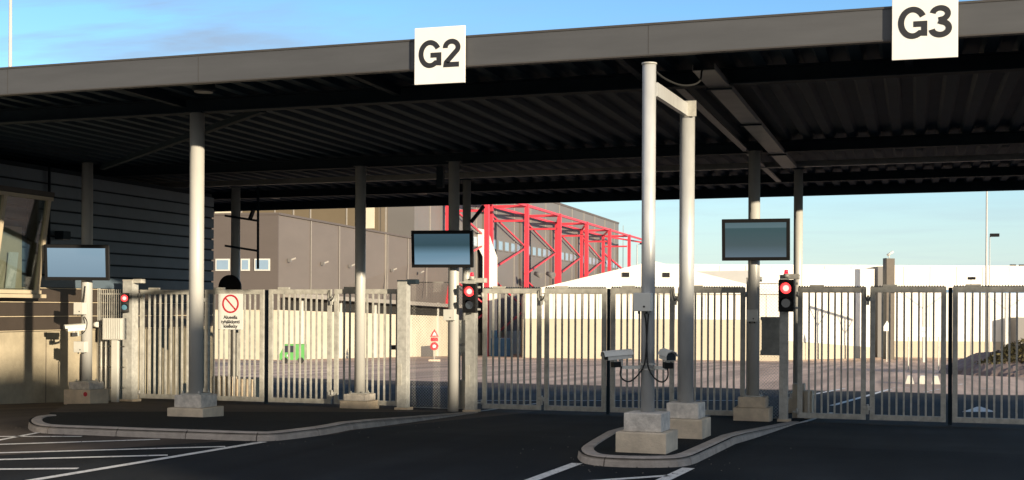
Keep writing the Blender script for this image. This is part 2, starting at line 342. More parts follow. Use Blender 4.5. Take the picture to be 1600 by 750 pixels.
def hk(Y):   # island height above the road: 0.12 in front, running out at the gates
    return 0.105 if Y < 17.5 else max(0.012, 0.105-(Y-17.5)*0.0135)
def densify(pts, step=0.5, close=False):
    o = []; n = len(pts)
    for i in range(n if close else n-1):
        a, b = pts[i], pts[(i+1) % n]; k = max(1, int((b-a).length/step))
        o += [a+(b-a)*j/k for j in range(k)]
    if not close: o.append(pts[-1])
    return o
def smooth(pts, it=2, close=False):
    for _ in range(it):
        n = len(pts); q = []
        rng = range(n) if close else range(n-1)
        if not close: q.append(pts[0])
        for i in rng:
            a, b = pts[i], pts[(i+1) % n]; q += [a*0.75+b*0.25, a*0.25+b*0.75]
        if not close: q.append(pts[-1])
        pts = q
    return pts
def island(name, outline, kerb_open):
    """outline: closed list of ground points; the kerb runs along kerb_open (an open polyline on that outline)"""
    pts = [Vector((p.x, p.y, 0)) for p in outline]
    b = MB(); Y0, Y1 = min(p.y for p in pts), max(p.y for p in pts)
    vs = [b.bm.verts.new((p.x, p.y, gz(p.y)+hk(p.y)-0.012)) for p in pts]
    f = b.bm.faces.new(vs)
    bmesh.ops.triangulate(b.bm, faces=[f])
    for y in (16.5, 17.5, 19, 21, 23, 24.6):
        bmesh.ops.bisect_plane(b.bm, geom=b.bm.verts[:]+b.bm.edges[:]+b.bm.faces[:], plane_co=(0, y, 0), plane_no=(0, 1, 0))
    for v in b.bm.verts: v.co.z = gz(v.co.y)+hk(v.co.y)-0.012
    for f in b.bm.faces:
        if f.normal.z < 0: f.normal_flip()
    o = bpy.data.objects.new(name, bpy.data.meshes.new(name)); COL.objects.link(o); b.bm.to_mesh(o.data); b.bm.free()
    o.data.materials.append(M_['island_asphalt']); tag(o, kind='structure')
    k = MB(); kp = [Vector((p.x, p.y, 0)) for p in kerb_open]
    kp = densify(kp, 0.12); acc = 0; seg = [kp[0]]
    def stone(sg):
        if len(sg) < 2: return
        sg = list(sg); d0 = (sg[1]-sg[0]).normalized(); sg[0] = sg[0]+d0*0.014
        rings = []
        for i, p in enumerate(sg):
            d = (sg[min(i+1, len(sg)-1)]-sg[max(i-1, 0)]).normalized(); nrm = Vector((d.y, -d.x, 0))
            zb, h = gz(p.y), hk(p.y)
            prof = [(-0.02, -0.05), (0.0, h*0.55), (0.035, h*0.9), (0.06, h+0.004), (0.17, h+0.004), (0.185, h-0.02), (0.185, -0.05)]
            rings.append([k.bm.verts.new((p.x-nrm.x*a, p.y-nrm.y*a, zb+c)) for a, c in prof])
        for A, B in zip(rings, rings[1:]):
            for j in range(len(A)-1): k.bm.faces.new([A[j], A[j+1], B[j+1], B[j]]).smooth = False
        k.bm.faces.new(rings[0]); k.bm.faces.new(rings[-1][::-1])
    for a, b2 in zip(kp, kp[1:]):
        acc += (b2-a).length; seg.append(b2)
        if acc > 1.0: stone(seg); seg = [b2]; acc = 0
    stone(seg)
    k.build('kerb', M_['kerbstone'], kind='structure')

# left island: from the tip near the gatehouse, along the lane, to the gate post
Lk = [(75, 658.5), (52, 661), (43, 667), (50, 675), (75, 678), (138, 680), (207, 683), (302, 686), (385, 689), (425, 689.5), (460, 686), (533, 676), (640, 660.5), (747, 645)]
Lp = [G(x, y) for x, y in Lk]
Lo = Lp + [Vector((Lp[-1].x, 25.2, 0)), Vector((-15.6, 25.2, 0)), Vector((-15.6, 21.0, 0))]
Lk_s = smooth([Vector((p.x, p.y, 0)) for p in Lp], 2)
island('pavement', Lk_s + [Vector((p.x, p.y, 0)) for p in Lo[len(Lp):]], Lk_s)
Rk = [(1115, 643), (1000, 668), (940, 688), (905, 709), (903, 717), (915, 726), (960, 730), (1030, 731), (1076, 729), (1105, 715), (1170, 688), (1251, 660)]
Rp = [G(x, y) for x, y in Rk]
Rk_s = smooth([Vector((p.x, p.y, 0)) for p in Rp], 2)
island('pavement', Rk_s + [Vector((Rk_s[-1].x, 25.0, 0)), Vector((Rk_s[0].x, 25.0, 0))], Rk_s)

def line_mark(mb, a, b, wd=0.12):
    a, b = Vector((a.x, a.y, 0)), Vector((b.x, b.y, 0)); d = (b-a).normalized(); n = Vector((-d.y, d.x, 0))*wd/2
    pts = densify([a, b], 0.4)
    for p, q in zip(pts, pts[1:]):
        mb.quad([(v.x, v.y, gz(v.y)+0.006) for v in (p-n, q-n, q+n, p+n)])
lm = MB()
for (a, b, wd) in [((-160, 786), (412, 691), .12), ((-200, 683), (128, 682.5), .10), ((-120, 699), (250, 687), .11), ((-300, 717), (352, 698.5), .11), ((-300, 727), (262, 712), .12), ((-200, 736), (122, 733), .12),
                   ((700, 799), (902, 724.5), .13), ((860, 757), (1045, 744), .11), ((985, 775), (1076, 732), .14),
                   ((748, 643), (845, 630), .10), ((1238, 663), (1300, 645), .10),
                   ((1262, 618), (1320, 607), .12), ((1300, 634), (1392, 608), .14), ((-20, 692), (60, 676.5), .08)]:
    line_mark(lm, G(*a), G(*b), wd)
for i in range(7): line_mark(lm, G(1445+i*9, 613-i*2), G(1450+i*9, 612-i*2), .12)
for (x0, x1, y) in ((1395, 1420, 606), (1500, 1545, 590), (1528, 1556, 607.5), (700, 1200, 626), (640, 745, 605)):
    line_mark(lm, G(x0, y), G(x1, y), .14)
# direction arrow on the roadway behind gate G3
a0 = G(1503, 644); a1 = G(1556, 644); ap = G(1530, 636)
lm.quad([(v.x, v.y, gz(v.y)+0.006) for v in (a0, a1, ap+Vector((.05, 0, 0)), ap-Vector((.05, 0, 0)))])
lm.build('road_markings', M_['white_paint'], kind='structure')

# loose grit and small leaves blown along the kerbs
random.seed(21); b = MB()
for kp_ in (Lk_s, Rk_s):
    for i in range(70):
        j = random.randrange(len(kp_)-1); p = kp_[j].lerp(kp_[j+1], random.random()); d = (kp_[j+1]-kp_[j]).normalized(); off = random.random()**2.2*.9+.03
        x, y = p.x+d.y*off, p.y-d.x*off; r_ = random.uniform(.004, .011); a_ = random.random()*3
        if y > 24: continue
        z = gz(y)+.004
        b.hexa([(x+math.cos(a_+k*1.57)*r_, y+math.sin(a_+k*1.57)*r_, z) for k in range(4)]+[(x+math.cos(a_+k*1.57)*r_*.6, y+math.sin(a_+k*1.57)*r_*.6, z+r_*.8) for k in range(4)])
b.build('grit', M_['pylon'], None, 'scattered grit and small debris lying along the island kerbs', 'grit', kind='stuff')

# ------------------------------------------------------------------ canopy
K = 0.0055
def H(X): return EYE + 3.008 + K*X
YF, YB, XL, XR = 14.8, 34.2, -36.0, 3.0
def xbeam(mb, Y0, Y1, z0, z1, x0=XL, x1=XR, bev=0):
    mb.hexa([(x0, Y0, H(x0)+z0), (x1, Y0, H(x1)+z0), (x1, Y1, H(x1)+z0), (x0, Y1, H(x0)+z0), (x0, Y0, H(x0)+z1), (x1, Y0, H(x1)+z1), (x1, Y1, H(x1)+z1), (x0, Y1, H(x0)+z1)], bev)
cano = empty('canopy', (-10, 24, gz(24)), 0, 'long flat dark steel canopy with brown fascia spanning all the gate lanes', 'canopy')
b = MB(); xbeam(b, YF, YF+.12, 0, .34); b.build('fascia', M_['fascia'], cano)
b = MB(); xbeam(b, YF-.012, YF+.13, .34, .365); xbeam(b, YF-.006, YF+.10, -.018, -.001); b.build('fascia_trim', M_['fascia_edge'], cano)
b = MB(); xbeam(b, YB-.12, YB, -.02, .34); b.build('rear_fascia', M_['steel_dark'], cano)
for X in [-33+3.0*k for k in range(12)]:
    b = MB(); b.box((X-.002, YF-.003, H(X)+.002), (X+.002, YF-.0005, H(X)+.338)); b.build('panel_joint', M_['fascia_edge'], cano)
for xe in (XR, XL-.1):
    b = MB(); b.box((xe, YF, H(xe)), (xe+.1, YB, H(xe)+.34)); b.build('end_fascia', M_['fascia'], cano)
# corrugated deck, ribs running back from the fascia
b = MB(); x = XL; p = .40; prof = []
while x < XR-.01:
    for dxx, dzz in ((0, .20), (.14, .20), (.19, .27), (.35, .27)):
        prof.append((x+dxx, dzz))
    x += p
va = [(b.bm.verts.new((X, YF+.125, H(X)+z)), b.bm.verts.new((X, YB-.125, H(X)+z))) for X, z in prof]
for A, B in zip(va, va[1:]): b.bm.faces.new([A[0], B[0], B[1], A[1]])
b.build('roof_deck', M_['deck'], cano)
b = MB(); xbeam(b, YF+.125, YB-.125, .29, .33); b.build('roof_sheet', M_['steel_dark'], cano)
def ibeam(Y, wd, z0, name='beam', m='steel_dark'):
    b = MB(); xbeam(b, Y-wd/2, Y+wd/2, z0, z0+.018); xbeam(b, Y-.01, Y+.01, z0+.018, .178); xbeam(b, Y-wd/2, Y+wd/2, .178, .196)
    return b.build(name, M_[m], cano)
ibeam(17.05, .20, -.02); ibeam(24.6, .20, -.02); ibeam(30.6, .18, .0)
b = MB(); xbeam(b, 27.15, 27.27, -.02, .10); b.build('purlin_rail', M_['steel_pale'], cano)
# outriggers between fascia and first beam, and a bracing strut
for px in (-60, 290, 625, 1010, 1420):
    X = XA(px, 17.0, 180)
    b = MB(); b.box((X-.05, YF+.13, H(X)+.06), (X+.05, 16.93, H(X)+.17)); b.build('outrigger', M_['steel_dark'], cano)
b = MB(); b.bar(P(160, 262, 22.1), P(412, 171, 17.2), .09, .09); b.build('brace', M_['steel_dark'], cano)
b = MB(); b.bar(P(160, 172, 18.6)+Vector((-2.2, 0, 0)), P(260, 168, 18.6), .05, .04); b.build('conduit', M_['steel_dark'], cano)
# cable tray hanging under the deck between lanes
tx = -2.5
tray = empty('cable_tray', (tx, 16, H(tx)), 0, 'wide pale steel cable channel running back under the canopy roof', 'cable tray')
b = MB(); b.box((tx-.14, 15.75, H(tx)-.05), (tx+.14, 27.1, H(tx)-.042)); b.box((tx-.14, 15.75, H(tx)-.042), (tx-.132, 27.1, H(tx)+.03)); b.box((tx+.132, 15.75, H(tx)-.042), (tx+.14, 27.1, H(tx)+.03))
b.build('channel', M_['steel_pale'], tray)
for Y in (17.05, 20.5, 24.6):
    b = MB(); b.box((tx-.17, Y-.02, H(tx)-.075), (tx+.17, Y+.02, H(tx)-.052)); b.build('bracket', M_['steel_dark'], tray)
b = MB(); b.box((-3.12, 17.2, H(-3)+.0), (-3.0, 24.4, H(-3)+.03)); b.box((-3.12, 24.8, H(-3)+.0), (-3.0, 30.4, H(-3)+.03))
b.build('cable_strip', M_['steel_pale'], None, 'narrow steel strip beside the wide cable channel under the roof', 'cable tray')
# small round ceiling lamps
for (x, y, Y, lb) in ((430, 312, 31.5, 'small round unlit lamp under the canopy left of the middle screen'), (660, 306, 31.5, 'small round unlit lamp under the canopy just above the middle screen'), (318, 168, 15.9, 'small round unlit lamp under the canopy above the front left column')):
    q = P(x, y, Y); zt = H(q.x)+.19
    o = empty('ceiling_lamp', (q.x, Y, zt), 0, lb, 'lamp')
    b = MB(); b.tube([(q.x, Y, zt), (q.x, Y, zt-.09)], .16, 20); b.build('housing', M_['steel_dark'], o)
    b = MB(); b.tube([(q.x, Y, zt-.092), (q.x, Y, zt-.12)], .13, 20); b.build('diffuser', M_['steel_pale'], o)

# lane signs on the fascia
def ribbon(mb, pts, wd, org, y0, y1):
    n = len(pts); A = []; B = []
    for i, (px_, pz_) in enumerate(pts):
        d0 = Vector((pts[i][0]-pts[i-1][0], pts[i][1]-pts[i-1][1])).normalized() if i else None
        d1 = Vector((pts[i+1][0]-px_, pts[i+1][1]-pz_)).normalized() if i < n-1 else None
        d = d0 if d1 is None else d1 if d0 is None else (d0+d1).normalized()
        k = 1.0 if d0 is None or d1 is None else 1/max(.35, d.dot(d1))
        nn = Vector((-d.y, d.x))*wd/2*k
        A.append((px_+nn.x, pz_+nn.y)); B.append((px_-nn.x, pz_-nn.y))
    V = lambda q, y: mb.bm.verts.new((org[0]+q[0], y, org[2]+q[1]))
    R4 = [[V(a, y0), V(c, y0), V(c, y1), V(a, y1)] for a, c in zip(A, B)]
    for P_, Q_ in zip(R4, R4[1:]):
        for j in range(4): mb.bm.faces.new([P_[j], P_[(j+1) % 4], Q_[(j+1) % 4], Q_[j]])
    mb.bm.faces.new(R4[0]); mb.bm.faces.new(R4[-1][::-1])
def arc(cx, cz, rx, rz_, a0, a1, n=22):
    return [(cx+rx*math.cos(R(a0+(a1-a0)*i/n)), cz+rz_*math.sin(R(a0+(a1-a0)*i/n))) for i in range(n+1)]
def glyph(mb, ch, x, h, org, y):
    s_ = h; w_ = .178*s_; hw = w_/2; kx = 1.2
    if ch == 'G':
        ps = arc(.37*s_, .5*s_, .285*s_, .5*s_-hw, 28, 318, 30)
        ps = ps[:-1]+[(.655*s_, .17*s_), (.655*s_, .455*s_), (.39*s_, .455*s_)]
        ribbon(mb, [(x+a*kx, b_) for a, b_ in ps], w_, org, y-.004, y); return .92*s_
    if ch == '2':
        ps = arc(.29*s_, .70*s_, .20*s_, .30*s_-hw, 185, -30, 22)+[(.12*s_, .17*s_), (.11*s_, hw), (.52*s_, hw)]
        ribbon(mb, [(x+a*kx, b_) for a, b_ in ps], w_, org, y-.004, y); return .56*s_
    ps = arc(.28*s_, .735*s_, .185*s_, .265*s_-hw, 172, -75, 24)+[(.24*s_, .545*s_)]
    ribbon(mb, [(x+a*kx, b_) for a, b_ in ps], w_*.95, org, y-.004, y)
    ps = [(.24*s_, .525*s_)]+arc(.28*s_, .29*s_, .21*s_, .29*s_-hw, 80, -172, 26)
    ribbon(mb, [(x+a*kx, b_) for a, b_ in ps], w_, org, y-.0045, y-.0005); return .56*s_
def lane_sign(cx, wd, h, txt, label):
    zc = H(cx)+.13
    s = empty('lane_sign', (cx, YF, zc), 0, label, 'sign', 'lane number signs on the canopy fascia')
    b = MB(); b.box((cx-wd/2, YF-.075, zc-h/2), (cx+wd/2, YF-.04, zc+h/2), .006); b.build('panel', M_['sign_white'], s)
    for q in (-.3, .3):
        b = MB(); b.box((cx+q*wd-.03, YF-.039, zc-h*.3), (cx+q*wd+.03, YF-.013, zc+h*.3)); b.build('bracket', M_['steel_dark'], s)
    hl = .345 if txt == 'G2' else .355; x_ = -.80*hl
    for ch in txt:
        b = MB(); adv = glyph(b, ch, x_, hl, (cx, 0, zc-hl*.5+.02), YF-.0755); b.build('lettering', M_['sign_black'], s); x_ += adv
g2 = P(690, 85, YF); g3 = P(1445, 40, YF-.06)
lane_sign(g2.x, .66, .70, 'G2', 'white square sign reading G2 on the canopy fascia')
lane_sign(g3.x, .69, .76, 'G3', 'white square sign reading G3 on the canopy fascia, at the top right')

# ------------------------------------------------------------------ columns with concrete feet
def foot(X, Y, w1, h1, w2, h2, zb, parent, m1='concrete', m2='concrete', rot=0):
    c, s_ = math.cos(rot), math.sin(rot)
    ax, ay = Vector((c, s_, 0)), Vector((-s_, c, 0))
    b = MB(); b.obox((X, Y, zb+h1/2-.01), ax*w1/2, ay*w1/2, Vector((0, 0, h1/2+.01)), .014); b.build('base_block', M_[m1], parent)
    b = MB(); b.obox((X, Y, zb+h1+h2/2), ax*w2/2, ay*w2/2, Vector((0, 0, h2/2-.001)), .014); b.build('upper_block', M_[m2], parent)
def column(px, ypx, Y, label, r=.11, top=None, f=None, matn='column', X=None, group='round steel columns carrying the canopy', m1='concrete', m2='concrete_old'):
    X = XA(px, Y, ypx) if X is None else X
    zb = gz(Y)+hk(Y)-.012
    o = empty('canopy_column', (X, Y, zb), 0, label, 'column', group)
    zt = top if top is not None else H(X)-.022
    z0 = zb
    if f:
        foot(X, Y, f[0], f[1], f[2], f[3], zb, o, m1, m2); z0 = zb+f[1]+f[3]
        b = MB(); b.box((X-.165, Y-.165, z0-.001), (X+.165, Y+.165, z0+.02)); b.build('base_plate', M_['galv'], o)
        for bx_, by_ in ((-1, -1), (1, -1), (1, 1), (-1, 1)):
            b = MB(); b.tube([(X+bx_*.135, Y+by_*.135, z0+.02), (X+bx_*.135, Y+by_*.135, z0+.055)], .014, 6); b.build('anchor_bolt', M_['galv_post'], o)
    b = MB(); b.tube([(X, Y, z0+.005), (X, Y, zt)], r, 28); b.build('shaft', M_[matn], o)
    b = MB(); b.box((X-.14, Y-.14, zt), (X+.14, Y+.14, zt+.018)); b.build('cap_plate', M_['steel_dark'], o)
    return o, X, zb
column(306, 625, 17.05, 'thick round column standing alone on the left traffic island, in front of the gates', f=(.61, .14, .46, .19))
column(562, 605, 24.6-.25, 'round column with a lit lower half in front of the left gate, right of the green van', f=(.62, .17, .50, .14))
c710, X710, _ = column(708, 600, 24.15, 'round column carrying the middle screen, without a concrete foot', matn='column')
c1178, X1178, zb1178 = column(1177, 620, 24.25, 'round column carrying the right-hand screen on a beige concrete foot', f=(.66, .26, .51, .20), m2='concrete')
c143, X143, zb143 = column(135, 600, 22.1, 'round column carrying the left-hand screen and a camera beside the gatehouse wall', f=(.62, .28, .48, .15), m2='concrete_old')
column(1246, 605, 27.7, 'slim column behind the gates just right of the right-hand traffic light', r=.095, f=(.6, .3, .3, .1))
c728, _, _ = column(728, 590, 27.7, 'slim dark column behind the middle traffic light', r=.095)
b = MB(); b.bar(P(736, 347, 27.7), P(756, 322, 27.7), .07, .07); b.build('strut', M_['steel_dark'], c728)
column(367, 590, 27.7, 'dark column behind the left gate rising above the no idling sign', r=.11)
# round mirror back on the column behind the left gate
q = P(365, 446, 27.5)
mo = empty('traffic_mirror', (q.x, 27.5, q.z), 0, 'dark back of a round mirror on the column behind the left gate', 'mirror')
b = MB(); b.tube([(q.x, 27.30, q.z-.05), (q.x, 27.36, q.z-.05)], .30, 32); b.build('disc', M_['black_plastic'], mo)
b = MB(); b.bar((q.x, 27.37, q.z-.05), (q.x, 27.60, q.z-.05), .05); b.build('arm', M_['black_plastic'], mo)
# antenna bars at that column
q1 = P(403, 345, 27.7); q2 = P(403, 420, 27.7)
an = empty('antenna_frame', (q1.x, 27.7, q2.z), 0, 'dark antenna frame with two arms hanging beside the column behind the left gate', 'antenna')
b = MB(); b.tube([(q1.x, 27.7, H(q1.x)-.02), (q2.x, 27.7, q2.z)], .03, 10); b.build('mast', M_['steel_dark'], an)
for yy in (341, 388):
    a = P(352, yy-4, 27.55); c = P(403, yy+4, 27.55)
    b = MB(); b.bar(a, c, .06, .05); b.build('arm', M_['steel_dark'], an)
b = MB(); a = P(393, 336, 27.5); b.bar(a-Vector((.05, 0, .12)), a+Vector((.05, 0, .12)), .12, .05); b.build('radiator', M_['black_plastic'], an)
# short duct under the roof
q = P(690, 285, 24.9)
b = MB(); b.box((q.x-.07, 24.78, q.z-.12), (q.x+.07, 24.9, H(q.x)-.025)); b.build('roof_duct', M_['steel_dark'], None, 'short dark box hanging under the roof above the middle screen', 'duct')

# ------------------------------------------------------------------ gantry of two poles at the front of the right island
YA = 14.55; XA1 = XA(1012, YA, 600); YG = 16.3; XB1 = XA(1072, YG, 600)
zA = gz(YA)+hk(YA)-.012
gan = empty('pole_gantry', (XA1, YA, zA), 0, 'two tall grey poles joined by a crossbar at the top, on the right island', 'gantry')
foot(XA1, YA-.02, .59, .23, .44, .215, zA, gan, 'concrete', 'concrete_old', R(-3))
foot(XB1, YG, .54, .24, .415, .20, zA, gan, 'concrete', 'concrete_old', R(-3))
b = MB(); b.tube([(XA1, YA, zA+.44), (XA1, YA, P(1019, 101, YA).z)], .079, 32); b.build('pole', M_['pole_galv'], gan)
ztB = P(1073, 170, YG).z
b = MB(); b.tube([(XB1, YG, zA+.44), (XB1, YG, ztB)], .096, 32); b.build('pole', M_['pole_galv'], gan)
b = MB(); zz = P(1019, 101, YA).z; b.tube([(XA1, YA, zz), (XA1, YA, zz+.02)], .088, 32); b.build('pole_cap', M_['galv'], gan)
zc0 = P(1030, 138, YA).z; 
b = MB(); a = Vector((XA1+.06, YA+.06, zc0)); c = Vector((XB1, YG, zc0)); b.bar(a, c, .06, .16); b.build('crossbar', M_['pole_galv'], gan)
b = MB(); b.box((XB1-.02, YG-.13, zc0-.09), (XB1+.13, YG-.097, zc0+.11)); b.build('clamp', M_['galv'], gan)
def cable(name, pts, parent, r=.012, label=None, cat=None, group=None):
    pts = smooth([Vector(p) for p in pts], 3); b = MB(); b.tube(pts, r, 8)
    return b.build(name, M_['rubber'], parent, label, cat, group)
zt = P(1030, 112, YA).z
cable('cable', [(XA1+.08, YA, zt), (XA1+.14, YA+.2, zt-.05), (XA1+.28, YA+.6, zt-.08), (XA1+.44, YA+1.0, zt+.02), (tx-.02, 15.7, H(tx)-.03), (tx, 15.95, H(tx)-.02)], gan)
for yy in (457, 560):
    pass
# junction box, cameras on the near pole
def jbox(name, X, Y, z, wx, h, d, label, parent=None):
    o = empty(name, (X, Y, z), 0, label, 'junction box') if parent is None else parent
    b = MB(); b.box((X-wx/2, Y-d, z-h/2), (X+wx/2, Y, z+h/2), .008); b.build('housing', M_['white_box'], o)
    for q_ in (-.25, .2):
        b = MB(); b.tube([(X+q_*wx, Y-d*.5, z-h/2), (X+q_*wx, Y-d*.5, z-h/2-.03)], .012, 8); b.build('cable_gland', M_['rubber'], o)
    b = MB(); b.tube([(X+wx*.12, Y-d, z-h*.25), (X+wx*.12, Y-d-.006, z-h*.25)], .012, 10); b.build('lock', M_['black_plastic'], o)
    return o
q = P(1006, 472, YA-.1)
jbox('junction_box', q.x, YA-.075, q.z, .20, .21, .13, 'white junction box strapped to the nearest tall pole')
def cctv(pos, yaw, L_, r, label, armto=None, tilt=-4, sub=True):
    pos = Vector(pos); o = empty('security_camera', pos, 0, label, 'security camera', 'security cameras watching the lanes')
    d = Vector((math.sin(yaw)*math.cos(R(tilt)), -math.cos(yaw)*math.cos(R(tilt)), math.sin(R(tilt)))); s_ = Vector((d.y, -d.x, 0)).normalized(); u = s_.cross(d)
    if u.z < 0: u = -u
    # housing: rounded top with flat base
    prof = [(-r, -r*.7), (r, -r*.7), (r, r*.2), (r*.7, r*.75), (0, r), (-r*.7, r*.75), (-r, r*.2)]
    b = MB(); b.prism([pos-d*L_/2+s_*a+u*c for a, c in prof], d*L_); b.build('housing', M_['white_box'], o)
    prof2 = [(-r*1.2, r*.1), (-r*1.12, r*.1), (-r*.78, r*.86), (0, r*1.13), (r*.78, r*.86), (r*1.12, r*.1), (r*1.2, r*.1), (r*.86, r*.98), (0, r*1.27), (-r*.86, r*.98)]
    b = MB(); b.prism([pos-d*L_*.55+s_*a+u*c for a, c in prof2], d*L_*1.2); b.build('sun_shield', M_['white_box'], o)
    b = MB(); b.prism([pos+d*(L_/2+.001)+s_*a*.86+u*c*.86 for a, c in prof], d*.006); b.build('front_glass', M_['window_glass'], o)
    if sub:
        c0 = pos+d*L_*.12-u*(r*1.75)
        b = MB(); b.obox(c0, s_*r*.85, d*r*.8, u*r*.55, .004); b.build('infrared_lamp', M_['black_plastic'], o)
        b = MB(); b.bar(c0+u*r*.5, pos-u*r*.6+d*L_*.12, .03, .03); b.build('lamp_bracket', M_['white_box'], o)
    if armto is not None:
        e = Vector(armto); j = pos-u*(r*1.5)-d*L_*.1; j2 = Vector((j.x, j.y, e.z))
        b = MB(); b.bar(pos-u*r*.7-d*L_*.1, j2, .04, .04); b.bar(j2, e, .04, .035); b.build('arm', M_['white_box'], o)
    return o
pl = P(966, 556, YA-.15); pr = P(1043, 556, YA-.18)
zarm = P(1012, 574, YA).z
cctv(pl, R(-52), .30, .055, 'white housed camera left of the nearest tall pole, pointing left', (XA1-.07, YA, zarm))
cctv(pr, R(28), .26, .06, 'white housed camera right of the nearest tall pole, facing forward', (XA1+.07, YA, zarm))
cm = empty('cable_bundle', (XA1, YA, zarm), 0, 'black cables running down the nearest tall pole from its white box to the cameras', 'cable')
zq = q.z-.13
cable('cable', [(XA1-.02, YA-.11, zq), (XA1, YA-.105, zq-.1), (XA1+.01, YA-.10, zarm+.15), (XA1+.02, YA-.10, zarm-.0), (XA1+.10, YA-.10, zarm-.13), (XA1+.2, YA-.12, zarm-.17), (XA1+.27, YA-.15, zarm-.10), (pr.x, pr.y, pr.z-.12)], cm, .009)
cable('cable', [(XA1+.03, YA-.11, zq), (XA1+.02, YA-.115, zq-.1), (XA1, YA-.11, zarm+.15), (XA1-.02, YA-.10, zarm+.02), (XA1-.10, YA-.10, zarm-.1), (XA1-.2, YA-.12, zarm-.18), (XA1-.30, YA-.15, zarm-.11), (pl.x+.04, pl.y, pl.z-.12)], cm, .009)
for dz in (.03, -.03):
    b = MB(); b.ring((XA1, YA, zarm+dz), (1, 0, 0), (0, 1, 0), .079, .092, (0, 0, .018), 28); b.build('pole_strap', M_['galv'], cm)

# ------------------------------------------------------------------ screens
def screen(px0, py0, px1, py1, Y, m, label, yaw=0, tilt=6, asp=1.75):
    a, c = P(px0, py0, Y), P(px1, py1, Y); cx, cz = (a.x+c.x)/2, (a.z+c.z)/2; Hh = abs(a.z-c.z); W = Hh*asp
    o = empty('display_screen', (cx, Y, cz), R(yaw), label, 'screen', 'outdoor display screens on the columns')
    X = Vector((math.cos(R(yaw)), math.sin(R(yaw)), 0)); n0 = Vector((math.sin(R(yaw)), -math.cos(R(yaw)), 0))
    n = (n0*math.cos(R(tilt))-Vector((0, 0, 1))*math.sin(R(tilt))); U = X.cross(-n) if X.cross(-n).z > 0 else n.cross(X)
    if U.z < 0: U = -U
    ctr_ = Vector((cx, Y, cz))
    b = MB(); b.obox(ctr_-n*.05, X*W/2, U*Hh/2, n*.05, .008)
    b.build('casing', M_['black_plastic'], o)
    bw = W*.046
    b = MB()
    b.obox(ctr_+n*.006+U*(Hh/2-bw*.6), X*(W/2-.005), U*bw*.55, n*.006); b.obox(ctr_+n*.006-U*(Hh/2-bw*.6), X*(W/2-.005), U*bw*.55, n*.006)
    for s_ in (-1, 1): b.obox(ctr_+n*.006+X*s_*(W/2-bw*.55-.003), X*bw*.5, U*(Hh/2-bw*1.2), n*.006)
    b.build('bezel', M_['black_plastic'], o)
    # panel kept axis-true for its painted glare gradient
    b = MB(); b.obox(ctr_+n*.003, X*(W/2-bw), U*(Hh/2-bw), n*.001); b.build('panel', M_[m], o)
    b = MB(); b.bar(ctr_-n*.1, ctr_-n*.1+Vector((0, .14, 0)), .22, .22); b.build('wall_bracket', M_['steel_dark'], o)
    return o
screen(71, 383, 169, 438, 21.75, 'screen_pale', 'flat screen with a plain pale blue face, left of the gates by the gatehouse', yaw=22, asp=1.77)
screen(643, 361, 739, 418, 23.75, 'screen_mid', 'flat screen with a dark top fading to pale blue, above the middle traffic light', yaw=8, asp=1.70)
screen(1129, 343, 1233, 407, 23.85, 'screen_dark', 'flat screen with a dark grey face, the one on the beige-footed column at right', yaw=2, asp=1.61)

# boxes on the screen columns
q = P(705, 492, 23.9); jbox('junction_box', q.x-.05, 24.02, q.z, .24, .22, .12, 'white junction box on the middle screen column, under the screen')
q = P(1176, 493, 24.1); jbox('junction_box', q.x, 24.13, q.z, .20, .23, .12, 'white junction box on the right-hand screen column')
q = P(125, 482, 21.9); jbox('junction_box', q.x, 21.98, q.z, .22, .24, .14, 'upper white box on the left-hand screen column, above the camera')
q = P(126, 542, 21.9); jbox('junction_box', q.x, 21.98, q.z, .25, .22, .14, 'lower white box on the left-hand screen column, below the camera')
q = P(118, 513, 21.7); cctv(q, R(-38), .34, .07, 'white housed camera on the left-hand screen column by the gatehouse', (X143-.09, 22.0, q.z-.14))
cable('cable', [P(133, 447, 21.98), P(131, 470, 21.96), P(128, 480, 21.96)], None, .012, 'black cable down the left-hand screen column above its white boxes', 'cable')
cable('cable', [P(132, 495, 21.95), P(137, 503, 21.9), P(134, 516, 21.9), P(128, 522, 21.9)], None, .01, 'short looped black cable beside the left camera on the screen column', 'cable')
cable('cable', [P(126, 553, 21.95), P(125, 575, 21.96), P(125, 596, 21.97)], None, .014, 'pale conduit cable from the lower white box down to the concrete foot at left', 'cable')
# intercom on side of pole
q = P(150, 520, 21.9)

